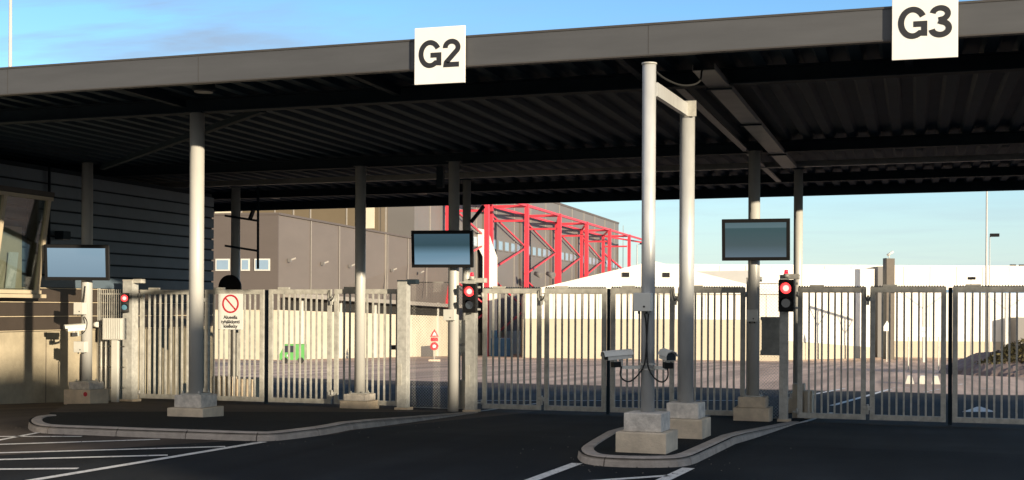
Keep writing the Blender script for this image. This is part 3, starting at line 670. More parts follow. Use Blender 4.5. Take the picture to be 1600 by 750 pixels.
# ------------------------------------------------------------------ gates
YG2 = 24.6
def ztop(X): return EYE+.43+.0036*X
def gate_half(pxs, label, nb, ylow, hinge_px, gname='galvanised folding gate halves across the lanes', teeth=True):
    """pxs: three picture columns = outer stile, fold, inner stile"""
    X0, Xm, X1 = [XA(p, YG2, 600) for p in pxs]
    o = empty('folding_gate', (X0, YG2, gz(YG2)), 0, label, 'gate', gname)
    zb = gz(YG2)+.07
    for a, c in ((X0, Xm-.035), (Xm+.035, X1)):
        zt_ = ztop((a+c)/2)
        b = MB(); w_ = .09
        b.box((a, YG2-.03, zb), (a+w_, YG2+.03, zt_), .004); b.box((c-w_, YG2-.03, zb), (c, YG2+.03, zt_), .004)
        b.box((a+w_, YG2-.028, zt_-.10), (c-w_, YG2+.028, zt_-.001), .004); b.box((a+w_, YG2-.028, zb+.001), (c-w_, YG2+.028, zb+.10), .004)
        lf = b.build('gate_leaf', M_['galv'], o)
        b = MB(); n = nb
        for i in range(n):
            x = a+w_+(c-a-2*w_)*(i+1)/(n+1)
            b.box((x-.017, YG2-.017, zb+.099), (x+.017, YG2+.017, zt_-.099))
        b.build('bars', M_['galv'], lf)
        if teeth:
            b = MB(); x = a+.02; b.box((a+.01, YG2-.022, zt_), (c-.01, YG2+.022, zt_+.012))
            while x < c-.03:
                b.box((x, YG2-.018, zt_+.012), (x+.022, YG2+.018, zt_+.030)); x += .048
            b.build('safety_edge', M_['steel_dark'], lf)
        b = MB(); xs_ = a+.22; b.box((xs_, YG2-.035, zt_+.001), (xs_+.26, YG2+.035, zt_+.045), .004); b.build('rail_cover', M_['galv'], lf)
    for z in (ztop(Xm)-.22, zb+.22):
        b = MB(); b.tube([(Xm, YG2-.05, z-.07), (Xm, YG2-.05, z+.07)], .022, 12); b.box((Xm-.09, YG2-.052, z-.04), (Xm+.09, YG2-.031, z+.04)); b.box((Xm-.03, YG2-.09, z-.11), (Xm+.02, YG2-.05, z-.03))
        b.build('hinge', M_['galv_post'], o)
    b = MB(); zl = ztop(Xm)-.12; pts = [(Xm-.05, YG2-.06, zl+.1), (Xm-.06, YG2-.08, zl-.02), (Xm-.02, YG2-.1, zl-.14), (Xm+.03, YG2-.09, zl-.10), (Xm+.05, YG2-.05, zl+.02)]
    b.tube(smooth([Vector(p) for p in pts], 2), .008, 6); b.build('hinge_cable', M_['rubber'], o)
    # pivots towards the post
    hx = XA(hinge_px, YG2, 600); sx = X0 if abs(hx-X0) < abs(hx-X1) else X1
    for z in (ztop(sx)-.13, zb+.13):
        b = MB(); b.box((min(sx, hx)-.01, YG2-.04, z-.03), (max(sx, hx)+.01, YG2-.005, z)); b.tube([(sx, YG2-.035, z-.05), (sx, YG2-.035, z+.05)], .025, 10)
        b.build('pivot', M_['galv_post'], o)
    return o
gate_half((219, 318, 412), 'folding gate half at far left carrying the no idling sign', 9, 0, 214, teeth=False)
gate_half((420, 520, 625), 'folding gate half of the left lane in front of the green van', 9, 0, 630, teeth=False)
gate_half((754, 848, 947), 'folding gate half right of the middle traffic light, in front of the red steel frame', 7, 0, 748)
gate_half((954, 1056, 1164), 'folding gate half seen behind the two tall poles', 8, 0, 1169)
gate_half((1246, 1356, 1478), 'folding gate half directly right of the right-hand traffic light', 8, 0, 1240)
gate_half((1488, 1612, 1735), 'folding gate half at the right edge, nearest the mound', 8, 0, 1742)
# gate posts
def gate_post(x0, x1, ytop, Y, label, cap='motor'):
    X0, X1 = XA(x0, Y, 600), XA(x1, Y, 600); X1 = X0+(X1-X0)*.74; zt_ = P((x0+x1)/2, ytop, Y).z; zb = gz(Y)
    cx = (X0+X1)/2; wd = X1-X0
    o = empty('gate_post', (cx, Y, zb), 0, label, 'gate post', 'square galvanised gate posts')
    b = MB(); b.box((X0, Y-wd/2, zb-.02), (X1, Y+wd/2, zt_), .006); b.build('post', M_['galv_post'], o)
    b = MB(); b.box((X0+.06*wd, Y-wd/2-.012, zb+.5), (X0+.5*wd, Y-wd/2-.001, zb+.95), .002); b.build('service_cover', M_['galv'], o)
    b = MB(); b.box((X0-.03, Y-wd/2-.06, zb-.01), (X1+.05, Y+wd/2+.05, zb+.05), .004); b.build('base_plate', M_['concrete'], o)
    if cap:
        b = MB(); b.box((X0-.005, Y-wd/2-.005, zt_), (X1+.005, Y+wd/2+.005, zt_+.03), .003); b.build('cap', M_['steel_dark'] if cap == 'motor' else M_['galv'], o)
        b = MB(); b.box((X1-.01, Y-.09, zt_-.05), (X1+.20, Y+.09, zt_+.045), .012)
        b.build('motor_cover', M_['steel_dark'] if cap == 'motor' else M_['galv'], o)
    return o, cx, zt_, wd
gp1, X205, zt205, w205 = gate_post(196, 216, 439, 24.45, 'square gate post beside the gatehouse with the small traffic light', 'pale')
gp2, _, _, _ = gate_post(623, 643, 440, 24.45, 'square gate post with a dark motor cover, left of the chain link fence')
gp3, X735, zt735, w735 = gate_post(729, 749, 438, 24.35, 'square gate post carrying the middle traffic light', 'pale')
gp4, X1227, zt1227, w1227 = gate_post(1218, 1236, 432, 24.35, 'square gate post carrying the right-hand traffic light', 'pale')
gp5, _, _, _ = gate_post(1166, 1176, 436, 24.9, 'narrow gate post hidden behind the right-hand screen column', 'pale')
# slim dark stop between left gate halves
X = XA(416, 24.7, 600); b = MB(); b.box((X-.03, 24.66, gz(24.7)+.02), (X+.03, 24.74, ztop(X)-.01)); b.build('gate_stop', M_['steel_dark'], None, 'slim dark upright where the two halves of the left gate meet', 'gate stop')
X = XA(950, 24.7, 600); b = MB(); b.box((X-.02, 24.66, gz(24.7)+.02), (X+.035, 24.74, ztop(X)-.01)); b.build('gate_stop', M_['steel_dark'], None, 'slim dark upright where the two halves of the middle gate meet', 'gate stop')
X = XA(1483, 24.7, 600); b = MB(); b.box((X-.02, 24.66, gz(24.7)+.02), (X+.05, 24.74, ztop(X)-.01)); b.build('gate_stop', M_['steel_dark'], None, 'slim dark upright where the two halves of the right gate meet', 'gate stop')

# no idling sign on the left gate
a, c = P(343, 459, YG2), P(381, 515, YG2)
sg = empty('prohibition_sign', ((a.x+c.x)/2, YG2, c.z), 0, 'white sign with a red barred circle and three text lines on the left gate', 'sign')
b = MB(); b.box((a.x, YG2-.045, c.z), (c.x, YG2-.036, a.z), .001); b.build('panel', M_['sign_white'], sg)
cx, cz, rr = (a.x+c.x)/2, a.z-.245*(a.z-c.z)*1.15, .155
b = MB(); b.ring((cx, YG2-.051, cz), (1, 0, 0), (0, 0, 1), rr*1.06, rr*1.3, (0, .005, 0)); b.obox((cx, YG2-.0485, cz), Vector((.70, 0, -.72))*rr*1.1, (0, .0022, 0), Vector((.72, 0, .70))*rr*.10)
b.build('barred_circle', M_['sign_red'], sg)
for i, tx_ in enumerate(('Alueella', 'tyhjäkäynti', 'kielletty')):
    text(tx_, .105, M_['sign_black'], 'lettering', sg, (cx, YG2-.048, a.z-(a.z-c.z)*(.66+.125*i)), (1, 0, 0), (0, 0, 1), .002, thick=.002)

# ------------------------------------------------------------------ traffic lights
def traffic_light(X, Y, z, label, yaw=0, scale=1.0, big=True):
    o = empty('traffic_light', (X, Y, z), R(yaw), label, 'traffic light', 'two-lamp traffic lights showing red')
    def T(p): return wm(o) @ Vector(p)
    s_ = scale
    def bx(mb, a, c, bev=0):
        (x0, y0, z0), (x1, y1, z1) = a, c
        ctr_ = T(((x0+x1)/2, (y0+y1)/2, (z0+z1)/2)); RM = wm(o).to_3x3()
        mb.obox(ctr_, RM @ Vector(((x1-x0)/2, 0, 0)), RM @ Vector((0, (y1-y0)/2, 0)), RM @ Vector((0, 0, (z1-z0)/2)), bev)
    b = MB(); bx(b, (-.14*s_, -.10, -.29*s_), (.14*s_, .06, .29*s_), .02); b.build('housing', M_['black_plastic'], o)
    for k, zz in ((0, .135*s_), (1, -.135*s_)):
        r = .088*s_
        b = MB(); b.tube([T((0, -.10, zz)), T((0, -.108, zz))], r*1.12, 28)
        ln = b.build('lamp', M_['lamp_red'] if k == 0 else M_['black_plastic'], o)
        if k == 0:
            b = MB(); b.tube([T((0, -.1085, zz)), T((0, -.113, zz))], r*.62, 28); b.build('lens', M_['lamp_red_core'], ln)
        else:
            b = MB(); b.tube([T((0, -.1085, zz)), T((0, -.113, zz))], r*.9, 28); b.build('lens', M_['window_glass'] if big else M_['lens_teal'], ln)
        # open-bottomed visor
        b = MB(); n = 18; ro, ri = r*1.25, r*1.16
        Rr = []
        for i in range(n+1):
            a_ = R(-20)+R(220)*i/n; ca, sa = math.cos(a_), math.sin(a_)
            Rr.append([b.bm.verts.new(T((ro*ca, -.101, zz+ro*sa))), b.bm.verts.new(T((ro*ca, -.101-.14*s_*(.55+.45*max(0, sa)), zz+ro*sa))), b.bm.verts.new(T((ri*ca, -.101-.14*s_*(.55+.45*max(0, sa)), zz+ri*sa))), b.bm.verts.new(T((ri*ca, -.101, zz+ri*sa)))])
        for A, B in zip(Rr, Rr[1:]):
            for j in range(4): b.bm.faces.new([A[j], A[(j+1) % 4], B[(j+1) % 4], B[j]])
        b.build('visor', M_['black_plastic'], o)
    for q_ in (.2, -.24):
        b = MB(); bx(b, (.10*s_, .0, q_*s_), (.19*s_, .05, (q_+.04)*s_)); b.build('mounting', M_['galv_post'], o)
    return o
q = P(734, 466, 24.0); traffic_light(q.x, 24.06, q.z, 'black traffic light showing red on the middle gate post', 4, 1.0)
q = P(1229, 462, 24.0); traffic_light(q.x, 24.06, q.z, 'black traffic light showing red on the gate post right of the right-hand screen', -4, 1.02)
q = P(190, 473, 24.2); traffic_light(q.x, 24.3, q.z, 'small black traffic light showing red above green glass beside the gatehouse', 35, .74, big=False)
for (px, py, lb) in ((736, 430, 'small red beacon on top of the middle gate post'), (1228, 426, 'small red beacon on top of the right-hand gate post')):
    q = P(px, py, 24.2); o = empty('beacon', (q.x, 24.25, q.z), 0, lb, 'beacon', 'small red beacons on the gate posts')
    b = MB(); b.tube([(q.x, 24.25, q.z-.09), (q.x, 24.25, q.z-.02)], .05, 16); b.build('socket', M_['galv'], o)
    b = MB(); b.tube([(q.x, 24.25, q.z-.02), (q.x, 24.25, q.z+.03), (q.x, 24.25, q.z+.055)], .042, 16, r1=.03); b.build('dome', M_['lamp_red_dim'], o)

# ------------------------------------------------------------------ chain link fence panels
def chainlink(x0, x1, ytop, Y, label, extra=None):
    X0, X1 = XA(x0, Y, 600), XA(x1, Y, 600); zb = gz(Y)+.04; zt_ = P((x0+x1)/2, ytop, Y).z
    o = empty('chain_link_fence', (X0, Y, gz(Y)), 0, label, 'fence')
    b = MB(); pit = .062; Wd, Hh = X1-X0, zt_-zb
    n = int((Wd+Hh)/pit)+1
    for i in range(n):
        s0 = i*pit
        for sgn, yy in ((1, Y-.003), (-1, Y+.003)):
            # line x - z = s0-Hh  (sgn +) or mirrored
            xa = max(0, s0-Hh); za = xa-(s0-Hh); xb = min(Wd, s0); zb_ = xb-(s0-Hh)
            if xb-xa < .02: continue
            if sgn < 0: xa_, xb_ = Wd-xa, Wd-xb
            else: xa_, xb_ = xa, xb
            b.tube([(X0+xa_, yy, zb+za), (X0+xb_, yy, zb+zb_)], .0022, 4, cap=False)
    b.build('mesh', M_['galv'], o)
    b = MB()
    for z in (zb, zt_): b.tube([(X0, Y+.01, z), (X1, Y+.01, z)], .008, 6)
    b.build('tension_wire', M_['galv'], o)
    return o, X0, X1, zb, zt_
chainlink(643, 729, 441, 24.75, 'chain link fence between the dark-capped post and the middle traffic light post')
o, X0, X1, zb, zt_ = chainlink(1176, 1218, 443, 24.75, 'short chain link fence left of the right-hand traffic light post')
a, c = P(1190, 500, 24.85), P(1218, 548, 24.85)
o = empty('gate_cabinet', (a.x, 24.85, c.z), 0, 'grey flat cabinet framed behind the short fence by the right-hand traffic light', 'cabinet')
b = MB(); b.box((a.x, 24.85, c.z), (c.x, 24.95, a.z), .005); b.build('body', M_['galv'], o)
b = MB(); b.box((a.x-.02, 24.83, a.z), (c.x, 24.97, a.z+.06)); b.box((a.x-.02, 24.83, c.z-.09), (c.x, 24.97, c.z)); b.build('rail', M_['galv'], o)
# low concrete blocks behind the posts
for (x0, x1, y0, y1, Y, lb) in ((716, 728, 594, 634, 25.3, 'rough concrete block behind the middle traffic light post'), (1238, 1256, 600, 634, 25.6, 'brown concrete block behind the right-hand traffic light post'),
                                (1256, 1269, 611, 636, 25.5, 'small pale concrete block just right of the brown one behind the right gate'),
                                (331, 362, 588, 617, 26.2, 'brown concrete block behind the left gate, beside the foot of the dark column'), (363, 395, 592, 617, 26.4, 'pale concrete block behind the left gate, under the sign')):
    a, c = P(x0, y0, Y), P(x1, y0, Y); zb = gz(Y)
    b = MB(); b.box((a.x, Y, zb), (c.x, Y+.4, a.z), .012); b.build('concrete_block', M_['concrete'], None, lb, 'concrete block', loc=(a.x, Y, zb))
# white post behind the left gate (sign holder)
a = P(370, 520, 27.0); b = MB(); b.box((a.x-.045, 27.0, gz(27)), (a.x+.045, 27.06, a.z-.0), .004); b.build('bollard_post', M_['white_box'], None, 'pale slim post behind the left gate below the sign', 'post')
a = P(722, 500, 25.2)
o = empty('notice_board', (a.x, 25.2, gz(25.2)), 0, 'pale notice board behind the fence next to the middle traffic light', 'board')
a, c = P(715, 500, 25.2), P(727, 537, 25.2); b = MB(); b.box((a.x, 25.2, c.z), (c.x, 25.23, a.z)); b.build('panel', M_['white_box'], o)
b = MB(); b.box((a.x, 25.2, c.z-.18), (c.x, 25.23, c.z-.06)); b.build('lower_panel', M_['white_box'], o)
b = MB(); b.box((a.x, 25.235, gz(25.2)), (a.x+.04, 25.27, a.z)); b.build('post', M_['galv'], o)

# ------------------------------------------------------------------ gatehouse on the left
XW = -17.1; YW0, YW1 = 6.0, 28.9
gh = empty('gatehouse', (XW, 16, 0), 0, 'dark clad gatehouse on a sunlit concrete base with a slanted window bay, at far left', 'building')
ztopw = H(XW)-.03
b = MB(); b.box((XW-5, YW0, -.6), (XW, YW1, 1.2)); b.build('concrete_base', M_['concrete_wall'], gh)
b = MB()
b.bm.free()
for Y in (14.4, 18.4, 22.3, 26.0):
    b = MB(); b.box((XW-.001, Y-.008, -.5), (XW+.003, Y+.008, 1.19)); b.build('joint', M_['cladding_brown'], gh)
b = MB(); z = 1.202
# brown lower boards with cream catching strips
b.box((XW-5, YW0, 1.203), (XW-.03, YW1, 2.1)); 
for k in range(3): b.box((XW-.03, YW0, 1.24+k*.29), (XW+.0, YW1, 1.24+k*.29+.255), .004)
b.build('lower_cladding', M_['cladding_brown'], gh)
b = MB()
for z in (1.215, 1.503, 1.793, 2.085): b.box((XW-.02, YW0, z), (XW+.025, YW1, z+.016))
b.build('metal_strip', M_['trim_cream'], gh)
# upper cladding panels (blue-grey), each course a board with an open joint
b = MB(); b.box((XW-5, YW0, 2.102), (XW-.05, YW1-.02, ztopw)); b.build('wall_core', M_['steel_dark'], gh)
b = MB(); z = 2.105
while z < ztopw-.1:
    z2 = min(z+.245, ztopw); b.box((XW-.049, YW0, z+.010), (XW-.0, YW1-.0, z2-.004), .004); z += .27
b.build('upper_cladding', M_['cladding_blue'], gh)
# slanted window bay
def bay(Y, z, off=0):   # X on the leaning plane
    return XW+.30+(z-2.0)*.15+off
Yb0, Yb1, zb0, zb1 = 14.9, 21.7, 2.0, 3.86
wf = MB()
mull = [21.6, 20.3, 19.0, 17.7, 16.4, 15.1]
for Y in mull: wf.bar((bay(Y, zb0), Y, zb0), (bay(Y, zb1), Y, zb1), .09, .08, up=(1, 0, 0))
for z in (zb0, zb1): wf.bar((bay(0, z, .0), Yb0, z), (bay(0, z, .0), Yb1, z), .09, .07)
fr_ = wf.build('window_frame', M_['trim_cream'], gh)
for i in range(5):
    ya, yb_ = mull[i]-.045, mull[i+1]+.045
    b = MB(); b.hexa([(bay(0, zb0, -.01), yb_, zb0+.04), (bay(0, zb0, -.01), ya, zb0+.04), (bay(0, zb0, -.02), ya, zb0+.04), (bay(0, zb0, -.02), yb_, zb0+.04),
                      (bay(0, zb1, -.01), yb_, zb1-.04), (bay(0, zb1, -.01), ya, zb1-.04), (bay(0, zb1, -.02), ya, zb1-.04), (bay(0, zb1, -.02), yb_, zb1-.04)])
    b.build('window_pane', M_['booth_glass'], gh)
b = MB(); b.box((XW+.001, Yb0, 1.88), (XW+.42, Yb1+.06, 1.955), .008); b.build('window_sill', M_['trim_cream'], gh)
b = MB(); b.box((XW+.001, Yb0, 1.2), (XW+.27, 20.4, 1.875)); b.build('bay_skirt', M_['cladding_brown'], gh)
b = MB(); b.box((XW+.001, Yb1-.02, 1.96), (XW+.25, Yb1+.03, zb1+.1)); b.box((XW+.001, Yb0, zb1+.05), (XW+.62, Yb1+.04, zb1+.14)); b.build('bay_side', M_['cladding_brown'], gh)
# a desk with monitors and papers behind the glass
b = MB(); b.box((XW+.02, Yb0+.1, 2.02), (XW+.20, Yb1-.1, 2.06)); b.build('inner_ledge', M_['trim_cream'], gh)
b = MB()
for k in range(5): b.box((XW+.012, mull[k+1]+.1, 2.07), (XW+.03, mull[k]-.1-.25*(k % 2), 3.3))
b.build('blind', M_['trim_cream'], gh)
random.seed(4)
for k in range(9):
    Y = 15.5+k*.68; lean = random.uniform(-.12, .12); h_ = random.uniform(.35, .8)
    b = MB(); b.hexa([(XW+.08, Y, 2.07), (XW+.08, Y+.26, 2.07), (XW+.11, Y+.26, 2.07), (XW+.11, Y, 2.07), (XW+.10, Y+lean, 2.07+h_), (XW+.10, Y+.26+lean, 2.07+h_), (XW+.13, Y+.26+lean, 2.07+h_), (XW+.13, Y+lean, 2.07+h_)])
    b.build('folder', M_['white_box'], gh)
# flood lamp and down pipe on the wall
q = P(90, 362, 21.6); YFL = 22.6; o = empty('wall_floodlight', (XW+.03, YFL, q.z), 0, 'small dark floodlight on the gatehouse wall above the left-hand screen', 'lamp')
b = MB(); b.box((XW+.04, YFL-.1, q.z-.09), (XW+.26, YFL+.15, q.z+.08), .015); b.build('housing', M_['steel_dark'], o)
b = MB(); b.box((XW+.06, YFL-.08, q.z-.10), (XW+.24, YFL+.13, q.z-.091)); b.build('glass', M_['steel_pale'], o)
b = MB(); b.tube([(XW+.06, 22.3, H(XW)-.05), (XW+.06, 22.3, 2.3)], .03, 10); b.build('down_pipe', M_['steel_dark'], None, 'thin dark pipe down the gatehouse wall beside the window bay', 'pipe')

# small bar fence, meter cabinet and pipework between gatehouse and post
X0, X1 = XA(154, 24.0, 600), XA(190, 24.0, 600); zt_ = P(172, 452, 24.0).z
o = empty('bar_fence', (X0, 24.0, gz(24)), 0, 'narrow fence of thin upright bars between the gatehouse and the gate post', 'fence')
b = MB(); x = X0
while x <= X1+.001: b.box((x-.006, 23.994, gz(24)+.12), (x+.006, 24.006, zt_)); x += .055
b.build('bars', M_['galv'], o)
b = MB()
for z in (gz(24)+.3, gz(24)+.75, gz(24)+1.2, gz(24)+1.65, zt_-.1): b.box((X0-.02, 24.008, z-.015), (X1+.05, 24.03, z+.015))
b.build('rail', M_['galv'], o)
b = MB(); b.box((X0-.05, 24.008, gz(24)), (X0-.005, 24.06, zt_+.02)); b.build('post', M_['galv'], o)
a, c = P(160, 497, 23.7), P(190, 531, 23.7)
o = empty('meter_cabinet', (a.x, 23.7, gz(23.7)), 0, 'cream ribbed cabinet on a post beside the small traffic light', 'cabinet')
b = MB(); b.box((a.x, 23.7, c.z), (c.x, 23.88, a.z), .008); x = a.x+.03
while x < c.x-.03: b.box((x, 23.688, c.z+.02), (x+.02, 23.699, a.z-.02)); x += .045
b.build('body', M_['white_box'], o)
b = MB(); d_ = XA(181, 23.8, 600); b.box((d_-.08, 23.75, gz(23.8)), (d_+.06, 23.84, c.z)); b.build('post', M_['white_box'], o)
q = P(152, 507, 23.9); o = empty('conduit_run', (q.x, 23.95, gz(24)), 0, 'pale vertical conduits behind the cabinet beside the gatehouse', 'pipe')
for px in (158, 165):
    X = XA(px, 23.92, 600); b = MB(); b.tube([(X, 23.92, gz(24)), (X, 23.92, 1.3)], .02, 8); b.build('conduit', M_['galv'], o)
b = MB(); b.tube([(q.x-.05, 23.85, q.z), (q.x+.08, 23.82, q.z)], .06, 12); b.build('siren', M_['white_box'], o)
# small red round sticker on the left foot
q = P(133, 616, 21.78); b = MB(); b.tube([(q.x, 21.792, q.z), (q.x, 21.782, q.z)], .045, 16); b.build('red_mark', M_['sign_red'], c143)

# ------------------------------------------------------------------ buildings beyond the gates
def frame(x, Z, vpx):
    """origin on the ground under (picture column x, distance Z); local y runs towards the picture column vpx"""
    o = C(x, 482, Z); d = ray(vpx, 482); d.z = 0; d.normalize()
    return onto(o), math.atan2(d.y, d.x)-math.pi/2
class LB:   # local box builder in a rotated frame
    def __init__(s, root): s.root = root; s.m = MB(); s.W = wm(root); s.R = s.W.to_3x3()
    def box(s, a, c, bev=0):
        a, c = Vector(a), Vector(c); k = (a+c)/2; h = (c-a)/2
        s.m.obox(s.W @ k, s.R @ Vector((h.x, 0, 0)), s.R @ Vector((0, h.y, 0)), s.R @ Vector((0, 0, h.z)), bev); return s
    def hexa(s, p): s.m.hexa([s.W @ Vector(q) for q in p]); return s
    def bar(s, a, c, w_, h_=None): s.m.bar(s.W @ Vector(a), s.W @ Vector(c), w_, h_); return s
    def tube(s, pts, r, n=12, r1=None): s.m.tube([s.W @ Vector(q) for q in pts], r, n, r1=r1); return s
    def build(s, name, m, parent=None, **k): return s.m.build(name, M_[m], parent if parent is not None else s.root, **k)
def vz(v, Z): return EYE+v*Z/F     # height that shows v pixels above the horizon at distance Z

# --- terminal building A (grey-brown clad, white base)
loc, rz = frame(435, 75, 1260)
A = empty('terminal_building', loc, rz, 'low grey-brown clad building with a cream base and small wall lamps, behind the left gate', 'building')
base = loc.z
za = vz(144, 75)-base; zw = vz(-4, 75)-base; LA = 39.5
LB(A).hexa([(-16, .0, -1.5), (0, .0, -1.5), (0, LA, -2.8), (-16, LA, -2.8), (-16, 0, zw), (0, 0, zw), (0, LA, zw-.6), (-16, LA, zw-.6)]).build('base_wall', 'white_render')
LB(A).hexa([(-16, .02, zw+.01), (-.04, .02, zw+.01), (-.9, LA, zw-.4), (-16, LA, zw-.4), (-16, .02, za), (-.04, .02, za), (-.04, LA, za), (-16, LA, za)]).build('side_wall', 'clad_greybrown')
LB(A).box((-16.05, -.10, zw+.02), (.0, .015, za+.02)).build('end_wall', 'clad_brown_dark')
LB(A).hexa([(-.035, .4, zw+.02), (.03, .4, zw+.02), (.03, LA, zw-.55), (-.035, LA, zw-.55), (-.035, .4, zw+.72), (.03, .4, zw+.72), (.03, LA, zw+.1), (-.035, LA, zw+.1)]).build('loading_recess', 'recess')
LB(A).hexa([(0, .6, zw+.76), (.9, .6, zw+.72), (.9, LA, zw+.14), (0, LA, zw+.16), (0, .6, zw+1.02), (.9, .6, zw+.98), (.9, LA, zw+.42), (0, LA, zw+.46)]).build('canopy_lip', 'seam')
LB(A).box((-16.1, -.14, za+.021), (.06, LA, za+.15)).build('parapet', 'seam' if False else 'clad_brown_dark')
for k in range(1, 7):
    LB(A).box((-.001, k*5.0-.04, zw+1.05), (.03, k*5.0+.04, za)).build('panel_seam', 'seam')
for k in (0.6, 6, 11, 20, 27):
    o = LB(A).box((.0, k+.7, za-2.7), (.2, k+.9, za-2.5)).build('wall_lamp', 'hangar_grey')
    LB(A).bar((.1, k+.8, za-2.58), (.3, k+1.15, za-2.45), .14, .1).build('lamp_head', 'seam', parent=o)
for (x0, x1) in ((330, 354), (373, 388), (396, 422)):
    k0, k1 = (x0-435)*75/F, (x1-435)*75/F; z0, z1 = vz(57, 75)-base, vz(76, 75)-base
    f_ = LB(A).box((k0, -.16, z0), (k1, -.101, z1)).build('window', 'white_box')
    LB(A).box((k0+.08, -.17, z0+.08), (k1-.08, -.161, z1-.08)).build('pane', 'window_far', parent=f_)
for k in (3.3, 10, 17, 25, 33): LB(A).box((.0, k, -1.6), (.12, k+.25, zw+.6)).build('drain_pipe', 'white_box')
LB(A).box((.0, 13.2, -1.5), (.06, 14.6, zw-.3)).build('door', 'clad_greybrown')
LB(A).box((.0, 28.5, -2.2), (.06, 31.8, 0.0)).build('roller_door', 'hangar_grey')

# --- olive block behind A
ZB = 97.5
loc, rz = frame(330, ZB, 1300)
B = empty('olive_block', loc, rz, 'tall olive-brown building block rising behind the low building at left', 'building')
Wb = 288*ZB/F
LB(B).box((-12, 0, -2), (Wb-.6, 2.0, vz(235, ZB)-loc.z)).build('walls', 'clad_olive')
for px in (381, 437, 468, 496, 555, 618):
    k = (px-330)*ZB/F; LB(B).box((k-.05, -.04, 0), (k+.05, .001, vz(235, ZB)-loc.z)).build('panel_seam', 'seam')
k = (572-330)*ZB/F; f_ = LB(B).box((k-.1, -.08, vz(120, ZB)-loc.z), (k+1.35, -.002, vz(152, ZB)-loc.z)).build('window', 'white_render')
k = (336-330)*ZB/F; LB(B).box((k, -.08, vz(143, ZB)-loc.z), (k+1.5, -.002, vz(156, ZB)-loc.z)).build('window', 'white_render')

# --- hangar with red steel
loc, rz = frame(767, 125, 1380)
Hg = empty('hangar', loc, rz, 'large dark grey hangar hall with a band of small windows, behind the red steelwork', 'hangar')
BAY = 13.0; b0 = loc.z; hz = vz(161, 154.5)-b0
LB(Hg).box((-40, -20, -4), (-.5, BAY*5, hz)).build('walls', 'hangar_grey')
LB(Hg).box((-40.1, -20.1, hz+.001), (-.42, BAY*5+.08, hz+.25)).build('roof_edge', 'clad_brown_dark')
for k in range(-3, 11):
    LB(Hg).box((-.499, k*BAY/2+3.2, 0), (-.44, k*BAY/2+3.32, hz)).build('panel_seam', 'seam')
wz0 = vz(91, 127.7)-b0; wz1 = vz(108, 127.7)-b0
for k in range(-1, 5):
    for j in range(5):
        y0 = k*BAY+1.4+j*2.25
        f_ = LB(Hg).box((-.495, y0, wz0), (-.40, y0+1.75, wz1)).build('window', 'steel_pale')
        LB(Hg).box((-.399, y0+.25, wz0+.12), (-.385, y0+1.5, wz1-.12)).build('pane', 'window_far', parent=f_)
for k in range(0, 6):
    LB(Hg).box((-.497, k*BAY-1.4, 0), (-.30, k*BAY-.9, hz-3)).build('downpipe', 'clad_greybrown')
LB(Hg).box((-.498, -18, -3.0), (-.2, 66, 2.2)).build('plinth', 'white_render')
# --- steel frame
Sf = empty('steel_frame', loc, rz, 'bright red steel frame of posts and braces along the hangar wall', 'steel frame')
pz = vz(162, 125)-b0; OW = 3.6
def ht(k): return pz
for k in range(-1, 5):
    y = k*BAY
    LB(Sf).box((-.17, y-.17, -3.5), (.17, y+.17, pz)).build('inner_post', 'red_steel')
    LB(Sf).box((OW-.19, y-.19, -3.5), (OW+.19, y+.19, pz)).build('outer_post', 'red_steel')
    LB(Sf).bar((0.28, y, pz-.2), (OW-.28, y, pz-.2), .22, .26).build('cross_beam', 'red_steel')
    LB(Sf).bar((0.3, y, pz-1.6), (OW-.3, y, pz-1.6), .2, .2).build('cross_beam', 'red_steel')
    if k < 4:
        LB(Sf).bar((0, y+.28, pz-.15), (0, y+BAY-.28, pz-.15), .2, .24).build('chord', 'red_steel')
        LB(Sf).bar((OW, y+.28, pz-.15), (OW, y+BAY-.28, pz-.15), .2, .24).build('chord', 'red_steel')
        LB(Sf).bar((OW-.1, y+.3, pz-.1), (.1, y+BAY-.3, pz-.1), .18, .18).build('plan_brace', 'red_steel')
        for zA_, zB_ in ((pz-1.0, pz-3.6), (pz-6.3, pz-3.6), (pz-7.2, pz-10.2), (pz-13.0, pz-10.2)):
            LB(Sf).bar((0, y+.28, zA_), (0, y+BAY-.28, zB_), .14, .16).build('diagonal_brace', 'red_steel')
y = 5*BAY
LB(Sf).box((OW-.22, y-.22, pz-8), (OW+.22, y+.22, pz)).build('outer_post', 'red_steel')
LB(Sf).bar((OW, 4*BAY+.28, pz-.15), (OW, y, pz-.15), .2, .24).build('chord', 'red_steel')
LB(Sf).bar((0, 4*BAY+.28, pz-.15), (OW, y-.2, pz-.5), .2, .2).build('plan_brace', 'red_steel')
LB(Sf).bar((0, 4*BAY+.28, pz-2.5), (OW, y-.2, pz-7.2), .2, .2).build('diagonal_brace', 'red_steel')
# --- white curved duct by the hangar wall
loc2, rz2 = frame(746, 121, 1380)
D_ = empty('white_chimney_stack', loc2, 0, 'white bent stack rising beside the nearest red post of the hangar', 'chimney')
pts = [(746.4, 357), (762.5, 359.6), (770.3, 384), (776.8, 401.6), (776.8, 556), (754.5, 556), (754.4, 401), (746.4, 385)]
b = MB(); fw = Vector((-ST, CT, 0)); b.prism([C(x, y, 122) for x, y in pts], fw*1.6); b.build('stack', M_['white_metal'], D_)
# hangar loudspeakers
q = C(840, 429, 134)
o = empty('horn_speakers', q, 0, 'pair of pale horn lamps fixed to the hangar wall between the red posts', 'lamp')
for k in (0, 1):
    b = MB(); b.tube([q+Vector((k*1.3, -1, .1)), q+Vector((k*1.3+.8, -1.3, -.15))], .2, 12, r1=.34); b.build('horn', M_['hangar_grey'], o)

